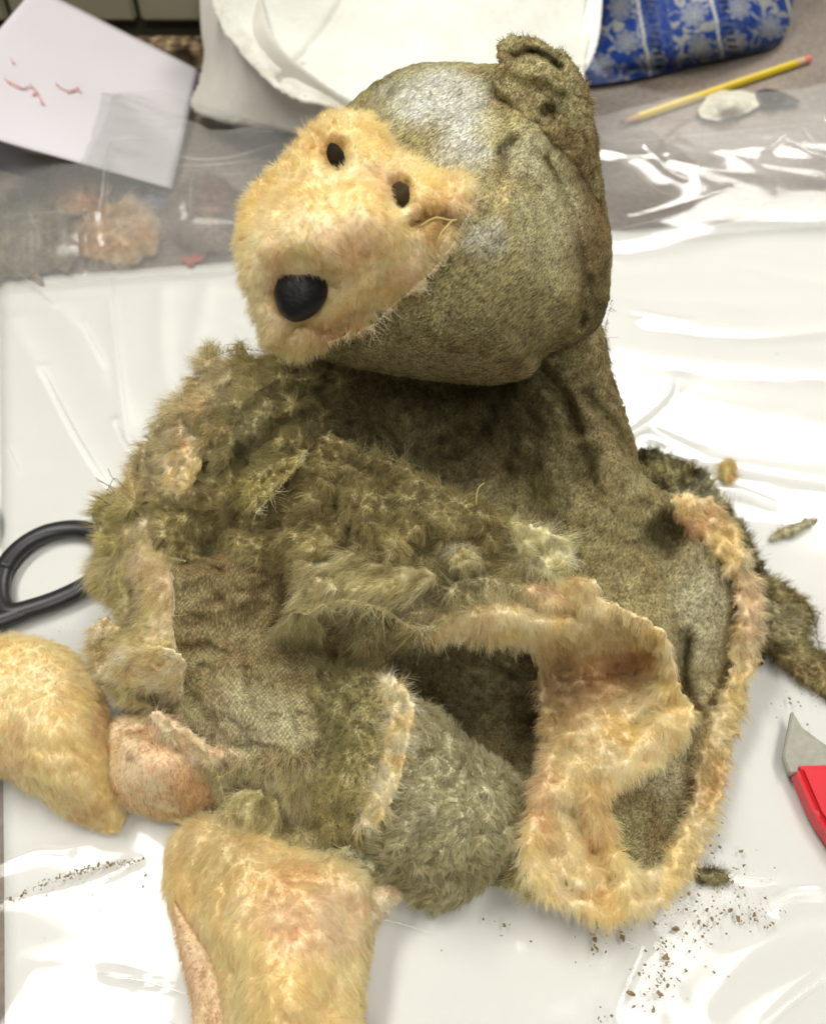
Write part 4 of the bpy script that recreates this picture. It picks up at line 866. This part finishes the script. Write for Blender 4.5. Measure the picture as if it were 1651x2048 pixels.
# --- inside-out leg in matted sage pile
G_BL = [(850, 1470, 50, 60, (222, 214, 176), .6), (930, 1600, 90, 60, (206, 200, 164), .5), (820, 1640, 60, 60, SG, .4), (1040, 1620, 20, 40, GN, .5), (820, 1780, 60, 30, OL, .5), (880, 1700, 120, 40, GN, .3), (950, 1760, 60, 30, OL, .4)]
G_SP = ((204, 196, 158), (218, 212, 178), .008, G_BL, .28)
rel = relief([(704, 1664), (722, 1610), (748, 1550), (770, 1480), (800, 1410), (846, 1404), (880, 1432), (920, 1470), (962, 1504), (1010, 1530), (1046, 1572), (1058, 1620), (1040, 1664), (1030, 1700), (1000, 1740), (950, 1788), (900, 1812), (862, 1822), (820, 1800), (786, 1764), (740, 1726), (712, 1700)],
             [(730, 1640, .396), (800, 1480, .392), (880, 1470, .396), (1030, 1600, .402), (880, 1600, .382), (960, 1640, .384), (850, 1720, .384), (860, 1800, .398), (960, 1760, .396)], .020, .06, cell=4.5, rag=8, bumps=[(.03, .008), (.010, .006), (.005, .003), (.003, .0012)], creases=[([(1000, 1660), (1020, 1640), (1050, 1640)], 6, .006)])
part = build('inside_out_leg', rel, M_CLOTH, G_SP, toy, 'sage grey matted leg')
fur(rel, G_SP, part, 1.6, .0048, comb=(-.5, .8), comb_w=1.0, stand=.5, whirl=3, frizz=.35, clump=.0050, pull=.95, edge=.1, jit=.3, mott=.3)

# --- hem below the cuff
U_SP = (SG, OL, .01, [(600, 1760, 20, 12, TN, .5)], .3)
rel = relief([(560, 1735), (600, 1720), (660, 1690), (720, 1690), (780, 1735), (800, 1768), (740, 1782), (680, 1790), (620, 1774)], [(580, 1740, .408), (700, 1720, .402), (780, 1760, .405), (680, 1780, .402)], .008, .02, cell=4, rag=5, bumps=[(.012, .004), (.004, .001)])
part = build('hem', rel, M_CLOTH, U_SP, toy)
fur(rel, U_SP, part, 1.3, .0045, comb=(-.9, .4), comb_w=1.0, stand=.4, frizz=.3, pull=.6, edge=.2)

# --- torn sleeve, lower right
V_BL = [(1200, 1340, 110, 40, TN, .7), (1260, 1320, 50, 24, RU, .45), (1110, 1380, 50, 90, BR, .6), (1180, 1400, 60, 60, TN, .4), (1090, 1600, 30, 90, TN, .5), (1080, 1560, 20, 60, PK, .3), (1180, 1560, 40, 60, GN, .3), (1200, 1720, 40, 40, YE, .5), (1190, 1660, 30, 80, TN, .35), (900, 1230, 80, 24, GN, .5), (1080, 1190, 50, 24, PK, .7), (1150, 1190, 50, 30, GN, .35), (1250, 1240, 60, 20, GN, .35), (1190, 1790, 30, 20, TN, .45), (1340, 1440, 30, 30, CR, .6), (1300, 1520, 30, 30, CR, .6)]  # tan and brown blobs under the arch paint in its shade
V_SP = (CR, YE, .02, V_BL, .04)
rel = relief([(822, 1262), (850, 1240), (900, 1225), (970, 1208), (1036, 1205), (1044, 1178), (1074, 1160), (1120, 1154), (1190, 1160), (1200, 1195), (1240, 1212), (1290, 1236), (1334, 1272), (1346, 1330), (1358, 1376), (1384, 1410), (1386, 1448), (1356, 1490), (1320, 1530), (1270, 1548), (1240, 1580), (1215, 1600), (1220, 1650), (1240, 1700), (1272, 1735), (1320, 1740), (1350, 1770), (1310, 1812), (1250, 1836), (1200, 1842), (1140, 1818), (1080, 1792), (1046, 1748), (1042, 1690), (1052, 1640), (1066, 1580), (1088, 1510), (1082, 1440), (1074, 1380), (1070, 1310), (1000, 1284), (920, 1280), (850, 1282)],
             [(830, 1260, .405), (930, 1245, .395), (1040, 1240, .390), (1130, 1180, .398), (1120, 1240, .392), (1250, 1250, .398), (1330, 1310, .402), (1110, 1335, .446), (1180, 1340, .450), (1260, 1335, .444), (1200, 1420, .424), (1100, 1430, .430), (1300, 1400, .418), (1370, 1430, .405), (1180, 1500, .402), (1300, 1490, .410), (1110, 1600, .398), (1180, 1640, .402), (1100, 1740, .394), (1200, 1780, .392), (1310, 1780, .405)],
             .004, .012, cell=4.5, rag=18, rag_s=14, bumps=[(.025, .012), (.009, .005)],
             dents=[(1200, 1790, 14, 20, 20, .006)], creases=[([(1140, 1620), (1180, 1690), (1220, 1760)], 18, .009), ([(1050, 1200), (1080, 1225), (1150, 1225)], 12, .008), ([(1270, 1450), (1330, 1410), (1370, 1400)], 14, .009), ([(1130, 1770), (1170, 1790), (1190, 1760)], 12, .005), ([(1080, 1480), (1140, 1500), (1180, 1480)], 16, .005)])
part = build('torn_sleeve', rel, M_CLOTH, V_SP, toy, 'cream furry sleeve torn open over a dark cavity')
fur(rel, V_SP, part, 1.4, .0052, comb=(.0, .8), comb_w=.9, stand=.7, whirl=1.2, frizz=.35, pull=.42, clump=.005, mott=.15, jit=.13, edge=.45, edge_w=20)

# --- left arm in two lobes
A_BL = [(60, 1350, 120, 40, CR, .5), (100, 1500, 90, 40, YE, .5), (30, 1530, 40, 30, PK, .5), (20, 1460, 30, 24, TN, .4), (180, 1620, 40, 24, TN, .5), (200, 1400, 14, 60, (170, 130, 80), .5), (150, 1600, 40, 14, CR, .5)]
A_SP = ((252, 232, 190), YE, .02, A_BL, .04)
rel = relief([(-80, 1310), (-40, 1288), (10, 1274), (80, 1278), (145, 1306), (188, 1356), (214, 1430), (232, 1520), (252, 1610), (240, 1660), (205, 1662), (150, 1640), (90, 1604), (30, 1562), (-40, 1530), (-80, 1500)],
             [(-40, 1400, .430), (60, 1330, .438), (80, 1420, .415), (180, 1400, .432), (120, 1530, .415), (220, 1600, .432), (0, 1520, .425)], .020, .05, bumps=[(.03, .006), (.008, .0018)], creases=[([(20, 1545), (120, 1600), (210, 1640)], 14, .004)])
part = build('arm', rel, M_CLOTH, A_SP, toy, 'outer cream arm at the left edge')
fur(rel, A_SP, part, 1.4, .0038, comb=(.2, .9), comb_w=1.0, stand=.5, frizz=.3, pull=.42, clump=.006, mott=.12, jit=.13, whirl=.5, edge=.2)
A2_BL = [(290, 1465, 40, 14, RU, .75), (255, 1508, 14, 10, OD, .6), (400, 1580, 40, 40, (238, 192, 144), .6), (320, 1540, 70, 50, PK, .5), (360, 1630, 60, 14, TN, .6)]
A2_SP = ((252, 230, 194), (248, 214, 170), .02, A2_BL, .05)
rel = relief([(203, 1450), (240, 1436), (300, 1436), (350, 1456), (404, 1500), (440, 1550), (446, 1592), (425, 1628), (370, 1642), (310, 1636), (250, 1612), (214, 1570), (200, 1510)],
             [(220, 1500, .43), (320, 1530, .405), (420, 1580, .425), (320, 1630, .43), (300, 1450, .425)], .018, .05, bumps=[(.03, .004), (.008, .0012)], dents=[(290, 1468, 50, 12, 5, .004)])
part = build('arm', rel, M_CLOTH, A2_SP, toy, 'inner peach lobe of the left arm')
fur(rel, A2_SP, part, 1.4, .0028, comb=(.3, .9), comb_w=.8, stand=.6, frizz=.3, pull=.3, edge=.2)

# --- front foot
F_BL = [(420, 1700, 80, 50, GN, .4), (600, 1850, 100, 70, PK, .75), (680, 1820, 60, 60, (252, 226, 200), .7), (480, 1900, 60, 60, YE, .6), (560, 1960, 90, 50, YE, .5), (430, 1760, 40, 60, (222, 208, 158), .6), (560, 1760, 60, 20, TN, .4), (460, 1990, 30, 50, CR, .5), (640, 2010, 60, 40, YE, .4)]
F_SP = ((253, 234, 194), (251, 224, 172), .03, F_BL, .0)
rel = relief([(330, 1760), (338, 1690), (366, 1650), (420, 1634), (500, 1646), (590, 1680), (690, 1704), (744, 1744), (746, 1800), (738, 1870), (728, 1950), (722, 2040), (722, 2130), (452, 2130), (440, 2040), (434, 1960), (404, 1890), (356, 1840), (336, 1800)],
             [(350, 1760, .405), (430, 1680, .398), (560, 1720, .388), (700, 1760, .392), (560, 1860, .358), (450, 1850, .376), (680, 1880, .370), (560, 2000, .350), (470, 2020, .365), (700, 2040, .358), (560, 2120, .348)], .020, .06, bumps=[(.045, .014), (.012, .005)],
             creases=[([(430, 1880), (470, 1960), (480, 2060)], 16, .003)], clamp=True)
part = build('foot', rel, M_CLOTH, F_SP, toy, 'big cream front foot at the bottom edge')
fur(rel, F_SP, part, 1.5, .0042, comb=(.1, .9), comb_w=1.0, stand=.5, frizz=.3, pull=.42, clump=.006, mott=.12, jit=.12, whirl=.5, edge=.3)
SO_SP = ((236, 212, 176), (226, 198, 160), .012, [(380, 1960, 30, 60, (206, 176, 146), .4)], .03)
rel = relief([(345, 1808), (366, 1826), (404, 1880), (440, 1950), (456, 2040), (470, 2140), (392, 2140), (384, 2010), (362, 1920)], [(350, 1830, .400), (400, 1930, .384), (380, 2050, .376), (450, 2080, .372)], .005, .03, bumps=[(.012, .002), (.004, .0008)])
part = build('sole', rel, M_CLOTH, SO_SP, toy, 'grey-brown worn sole beside the front foot')
fur(rel, SO_SP, part, 1.3, .0028, comb=(.2, .8), frizz=.4, pull=.3, jit=.15, mott=.15)
SI_SP = ((252, 238, 206), (248, 226, 188), .012, [(790, 1785, 20, 10, RU, .5)], .1)
rel = relief([(716, 1790), (760, 1766), (812, 1776), (802, 1800), (770, 1828), (745, 1880), (733, 1960), (726, 2060), (724, 2140), (680, 2140), (690, 1960)], [(740, 1800, .396), (790, 1785, .402), (730, 1900, .392), (710, 2100, .375)], .010, .03, bumps=[(.014, .003)])
part = build('foot_side', rel, M_CLOTH, SI_SP, toy)
fur(rel, SI_SP, part, 1.3, .0032, comb=(.3, .8), frizz=.4, pull=.4)

# --- torn flaps and shreds lying over the chest and belly
def shred(outl, ctrl, spec, L, comb, label=None, dens=1.2, T=.004, R_=.002, rag=15, off=.005, **kw):
    rel = relief(outl, [(x, y, d + off) for x, y, d in ctrl], R_, T, cell=3.5, rag=rag, rag_s=9, bumps=[(.012, .007), (.005, .004)])
    part = build('torn_flap', rel, M_CLOTH, spec, toy, label)
    k = dict(comb_w=.9, stand=.6, frizz=.6, clump=.005, pull=.8, edge=.7, whirl=1.0, edge_w=14); k.update(kw)
    fur(rel, spec, part, dens, L, comb=comb, **k)
OG = (OL, GN, .012, SH_BL + [(610, 1600, 60, 90, OL, .5)], .42); PALE = ((240, 228, 184), (200, 188, 136), .006, [], .16); CRM = ((254, 242, 208), YE, .01, [], .03); BRN = (BR, OL, .008, [], .3); PKC = (PK, CR, .008, [], .05)
shred([(455, 962), (520, 930), (580, 912), (614, 898), (602, 930), (566, 966), (532, 1002), (513, 1026), (490, 1010), (468, 985)], [(470, 970, .402), (590, 915, .388), (515, 1010, .390)], ((190, 176, 116), GN, .01, [], .4), .003, (-.5, .5))
shred([(400, 840), (440, 800), (470, 830), (466, 900), (440, 940), (406, 910)], [(420, 850, .402), (455, 840, .396), (440, 920, .400)], ((190, 180, 132), OL, .008, [(430, 860, 20, 40, TN, .4)], .35), .004, (-.5, .6))
shred([(330, 920), (370, 880), (410, 880), (400, 940), (370, 990), (330, 980)], [(340, 930, .418), (390, 890, .408), (370, 970, .412)], (CR, YE, .01, [(372, 905, 18, 26, TN, .6)], .15), .004, (-.7, .3))
shred([(585, 1222), (610, 1172), (650, 1128), (700, 1104), (760, 1130), (850, 1138), (872, 1158), (826, 1186), (750, 1196), (690, 1208), (630, 1228)], [(600, 1210, .398), (690, 1130, .384), (850, 1150, .380), (740, 1185, .382)], PALE, .0075, (-.8, .6), 'pale long-piled fringe across the belly', stand=.35, comb_w=1.2)
shred([(1016, 1046), (1062, 1050), (1100, 1062), (1142, 1088), (1134, 1140), (1096, 1156), (1058, 1134), (1030, 1090)], [(1030, 1060, .394), (1120, 1100, .392), (1090, 1140, .394)], ((252, 244, 206), (226, 216, 160), .008, [], .1), .0052, (.6, .1), 'cream tuft at the right end of the belly flap', stand=.7, frizz=.9, clump=.007, off=-.007)
shred([(905, 1105), (940, 1098), (960, 1120), (940, 1142), (905, 1135)], [(930, 1118, .386), (950, 1130, .388)], PALE, .004, (.2, .8), off=-.003)
shred([(700, 1216), (762, 1208), (775, 1256), (748, 1304), (727, 1312), (712, 1270)], [(730, 1230, .390), (740, 1290, .392)], BRN, .007, (-.2, 1))
shred([(900, 1170), (960, 1150), (1040, 1165), (1080, 1190), (1030, 1205), (950, 1205), (900, 1200)], [(920, 1185, .386), (1050, 1185, .388)], (OL, PALE[0], .008, [], .25), .007, (.3, .8))
shred([(230, 1318), (286, 1292), (348, 1300), (374, 1330), (352, 1366), (292, 1378), (242, 1352)], [(250, 1335, .418), (320, 1325, .402), (330, 1360, .408)], (YE, CR, .01, [(300, 1338, 30, 12, TN, .5)], .05), .005, (-.6, .2))
shred([(300, 1425), (330, 1430), (380, 1462), (420, 1490), (452, 1502), (430, 1530), (392, 1522), (350, 1490), (316, 1460)], [(320, 1440, .412), (440, 1505, .400)], PKC, .004, (.2, .8), 'pinkish turned-out cloth edge')
shred([(450, 1600), (510, 1580), (560, 1620), (540, 1680), (500, 1700), (468, 1660)], [(470, 1620, .404), (540, 1620, .398), (500, 1690, .404)], PALE, .006, (-.1, .9), rag=26)
shred([(180, 1262), (212, 1238), (244, 1262), (250, 1320), (224, 1372), (192, 1340)], [(200, 1260, .448), (230, 1320, .442)], (CR, GN, .01, [(205, 1290, 16, 30, TN, .5)], .2), .006, (-.7, .5))
shred([(186, 1010), (230, 985), (262, 1000), (262, 1060), (226, 1110), (196, 1070)], [(200, 1030, .448), (240, 1030, .440)], ((226, 214, 150), GN, .01, [], .2), .006, (-.9, -.1), stand=.9)
shred([(768, 1350), (800, 1362), (828, 1408), (824, 1462), (804, 1540), (784, 1604), (748, 1656), (716, 1644), (742, 1580), (764, 1500), (776, 1430), (758, 1384)], [(780, 1380, .390), (800, 1460, .382), (760, 1580, .382), (735, 1645, .386)], CRM, .0055, (.6, .2), 'cream pile seam along the folded cuff', off=.0)
shred([(1046, 1700), (1062, 1740), (1090, 1780), (1060, 1800), (1034, 1776), (1030, 1730)], [(1050, 1730, .400), (1060, 1785, .402)], PALE, .006, (-.7, .5))

# --- pale raw cut edges of the cloth
M_RAW = mat_plain('raw_cut_edge', (206, 192, 158), .9, .1, .2, 500, .5, 900)
def raw_edge(pts, rad):
    p = smooth_line(pts, 10); j = np.random.default_rng(len(pts)).normal(size=p.shape) * (.8, .8, .0003); p = p + j
    link('raw_edge', tube_mesh('raw_edge', at(p[:, 0], p[:, 1], p[:, 2]), rad * (.6 + .8 * np.random.default_rng(5).random(len(p))), 6), toy, M_RAW)
raw_edge([(372, 1122, .412), (344, 1120, .414), (340, 1150, .415), (349, 1190, .414), (346, 1235, .412)], .0004)
raw_edge([(346, 1262, .410), (352, 1300, .408), (366, 1335, .406), (364, 1370, .406)], .0004)

def fray(line, n, L, spec, out, spread=1.0, rad=.00009):
    p = smooth_line(line, 12); k = rng.integers(0, len(p) - 1, n); u = rng.random((n, 1))
    q = p[k] * (1 - u) + p[k + 1] * u; P = at(q[:, 0], q[:, 1], q[:, 2] - .001); g = q[:, :2]
    a = math.atan2(out[1], out[0]) + rng.normal(size=n) * spread + perlin(P / .004) * 1.2
    d = np.cos(a)[:, None] * RIGHT - np.sin(a)[:, None] * UP - FWD * rng.normal(size=(n, 1)) * .3
    a2 = a + rng.normal(size=n) * .9; d2 = np.cos(a2)[:, None] * RIGHT - np.sin(a2)[:, None] * UP - FWD * rng.normal(size=(n, 1)) * .4
    ln = (L * (0.2 + rng.random(n) ** 2 * 1.2) * np.clip(.6 + 1.4 * perlin(P / .006 + 3), .2, 1.8))[:, None, None]; t = np.linspace(0, 1, 6)[None, :, None]
    pos = P[:, None] + ln * (d[:, None] * t + d2[:, None] * t * t * .5); pos[:, :, 2] = np.maximum(pos[:, :, 2], .0055)
    hc = bpy.data.hair_curves.new('frayed_fibre'); hc.add_curves([6] * n)
    hc.attributes['position'].data.foreach_set('vector', pos.astype(np.float32).ravel())
    r = hc.attributes.get('radius') or hc.attributes.new('radius', 'FLOAT', 'POINT')
    r.data.foreach_set('value', (np.tile(np.linspace(1, .4, 6), n) * rad).astype(np.float32))
    c = colour_of(spec, g, P) * (.6 + .8 * rng.random((n, 1))); a_ = hc.attributes.new('tint', 'FLOAT_COLOR', 'CURVE')
    a_.data.foreach_set('color', np.concatenate([c.clip(0, .9), np.ones((n, 1))], 1).astype(np.float32).ravel())
    link('frayed_fibre', hc, toy, M_HAIR, kind='stuff')
fray([(372, 1122, .412), (342, 1120, .414), (349, 1190, .414), (346, 1262, .411), (366, 1335, .406), (364, 1390, .406)], 260, .004, PALE, (-1, .2))
fray([(330, 1440, .41), (420, 1520, .40), (450, 1600, .40), (480, 1690, .402), (560, 1740, .400), (620, 1735, .398), (700, 1690, .396)], 900, .006, PALE, (-.3, 1))
fray([(405, 730, .42), (360, 790, .425), (320, 845, .43), (282, 900, .436), (250, 960, .44), (218, 1010, .445), (200, 1070, .448)], 500, .0045, (GN, CR, .006, [], .2), (-1, -.5))
fray([(420, 715, .42), (475, 700, .415), (540, 705, .41)], 200, .0045, (GN, OL, .006, [], .3), (-.2, -1))
fray([(600, 1230, .392), (680, 1200, .388), (760, 1215, .386), (840, 1255, .394), (960, 1215, .392), (1060, 1200, .392)], 900, .007, PALE, (-.3, 1))
fray([(690, 890, .398), (790, 922, .398), (880, 968, .398), (1000, 1022, .40), (1140, 1090, .402)], 500, .004, (OL, GN, .006, [], .3), (.3, -1))
fray([(930, 352, .318), (954, 385, .318), (930, 440, .318), (900, 495, .32), (846, 560, .32), (784, 612, .32), (735, 655, .32), (655, 684, .322)], 350, .0028, (CR, PK, .006, [], .05), (.7, .7))
fray([(510, 1026, .388), (565, 966, .386), (612, 900, .384)], 200, .004, PALE, (.7, .7))
fray([(1222, 600, .40), (1210, 680, .42), (1246, 810, .445), (1286, 945, .455)], 260, .0022, (OD, OL, .006, [], .4), (1, 0))
fray([(1290, 895, .50), (1400, 940, .51), (1500, 1090, .51), (1545, 1200, .51), (1612, 1210, .515), (1640, 1310, .505)], 700, .005, (OD, OL, .006, [], .4), (.8, -.6))
fray([(1060, 1790, .405), (1140, 1820, .405), (1200, 1845, .405), (1310, 1815, .41)], 300, .004, (CR, YE, .006, [], .05), (0, 1))

# --- loose threads
M_THR = mat_plain('thread', (206, 190, 126), .8, .2, .1, 200); M_THD = mat_plain('dark_thread', (110, 100, 70), .8, .2, .1, 200)
def thread(pts, rad, m):
    p = smooth_line(pts, 8); link('loose_thread', tube_mesh('loose_thread', at(p[:, 0], p[:, 1], p[:, 2]), rad, 5), toy, m)
thread([(968, 966, .392), (957, 975, .391), (952, 995, .390), (955, 1025, .390), (966, 1060, .391), (985, 1085, .392)], .0003, M_THR)
thread([(840, 452, .300), (870, 436, .298), (900, 441, .300), (912, 440, .304)], .0003, M_THR)
thread([(905, 440, .305), (880, 470, .302), (876, 500, .305), (890, 516, .312)], .0003, M_THR)
for k in range(9):
    x0, y0 = 236 + 6 * k % 20, 1000 + random.uniform(-30, 40); thread([(x0, y0, .445), (x0 - 22, y0 - 12 + random.uniform(-14, 8), .442), (x0 - random.uniform(30, 52), y0 + random.uniform(-40, 10), .445)], .00016, M_THD)
for pts in ([(1612, 1262, .50), (1630, 1250, .50), (1636, 1232, .50), (1640, 1226, .50)], [(1600, 1268, .50), (1618, 1272, .50), (1634, 1262, .50)], [(655, 690, .33), (664, 712, .335), (664, 726, .34)], [(690, 665, .325), (684, 690, .33)]):
    thread(pts, .00022, M_THD)

#=============================================================================== lint and crumbs
def lint(px, py, rx, ry, rot, spec, label, L=.005, hh=.011):
    a = np.linspace(0, 2 * math.pi, 12, endpoint=False); c, s_ = math.cos(math.radians(rot)), math.sin(math.radians(rot))
    outl = [(px + rx * math.cos(t) * c - ry * math.sin(t) * s_, py + rx * math.cos(t) * s_ + ry * math.sin(t) * c) for t in a]
    r = relief(outl, mound(outl, hh, .0066), .002, .004, cell=2.2, rag=7, rag_s=9, bumps=[(.004, .002)], clamp=False)
    t = thing('lint_tuft', label, 'lint'); build('tuft_core', r, M_CLOTH, spec, t)
    fur(r, spec, t, 1.6, L, frizz=.9, pull=.3, edge=.6, edge_w=6, rad=.0001)
lint(1455, 942, 16, 24, 0, ((216, 206, 146), (226, 190, 130), .004, [], .1), 'small round yellow lint tuft on the plastic right of the toy')
lint(1585, 1058, 52, 9, -22, (OL, SG, .006, [], .35), 'long thin olive lint strand at the right edge', .003)
lint(1418, 1752, 40, 16, 10, (OL, OD, .006, [], .4), 'dark olive lint clump just right of the toy', .004)

def crumbs():
    V, F = [], []; r2 = np.random.default_rng(12)
    ico = bmesh.new(); bmesh.ops.create_icosphere(ico, subdivisions=1, radius=1.0)
    iv = np.array([v.co[:] for v in ico.verts]); fi = np.array([[v.index for v in f.verts] for f in ico.faces]); ico.free()
    fields = [(1470, 1760, 30, 40, 60), (1395, 1830, 26, 50, 80), (1510, 1835, 30, 22, 50), (1330, 1925, 14, 40, 60), (1280, 1990, 12, 26, 16), (1190, 1900, 8, 12, 10), (1240, 1850, 50, 22, 24), (1300, 1800, 50, 30, 40), (1320, 1860, 90, 70, 50), (1208, 2030, 8, 8, 6), (1420, 1640, 26, 40, 30),
              (1590, 1420, 40, 26, 20), (1480, 1130, 90, 60, 10), (1380, 735, 90, 12, 10), (1230, 735, 8, 8, 6), (120, 1180, 50, 14, 14), (130, 1245, 26, 20, 16), (1420, 860, 160, 60, 6), (250, 1800, 90, 60, 20), (170, 1770, 90, 14, 40), (700, 1950, 30, 60, 4), (640, 205, 60, 6, 0), (1000, 1850, 60, 20, 12), (1560, 1000, 60, 60, 6)]
    for k in range(22):                                                  # the dusty line caught along a crease at lower left
        t = k / 21; fields.append((275 - 275 * t, 1722 + 84 * t ** 1.0 - 14 * math.sin(t * 3.1), 6, 3.5, 22 if t < .6 else 8))
    for x, y, sx, sy, n in fields:
        for _ in range(int(n * .9)):
            px, py = x + r2.normal() * sx, y + r2.normal() * sy; rad = r2.choice([.00016, .00028, .00045, .0008], p=[.36, .36, .23, .05]) * (1 if x > 320 else .6)
            c = tab(px, py, .0068); sc = rad * np.array([1 + r2.random(), 1 + .6 * r2.random(), .7])
            a = r2.random() * 6.28; q = iv * (1 + .5 * r2.normal(size=(len(iv), 1))) * sc
            q = np.stack([q[:, 0] * math.cos(a) - q[:, 1] * math.sin(a), q[:, 0] * math.sin(a) + q[:, 1] * math.cos(a), q[:, 2]], 1)
            F.append(fi + len(iv) * len(V)); V.append(q + c)
    return mesh_from('dirt_crumbs', np.vstack(V), np.vstack(F), False)
o = link('dirt_crumbs', crumbs(), None, mat_plain('dirt', (138, 120, 92), .95, .1, .4, 900), kind='stuff')
o['label'] = 'dark dirt crumbs scattered on the plastic around the toy'; o['category'] = 'dirt'
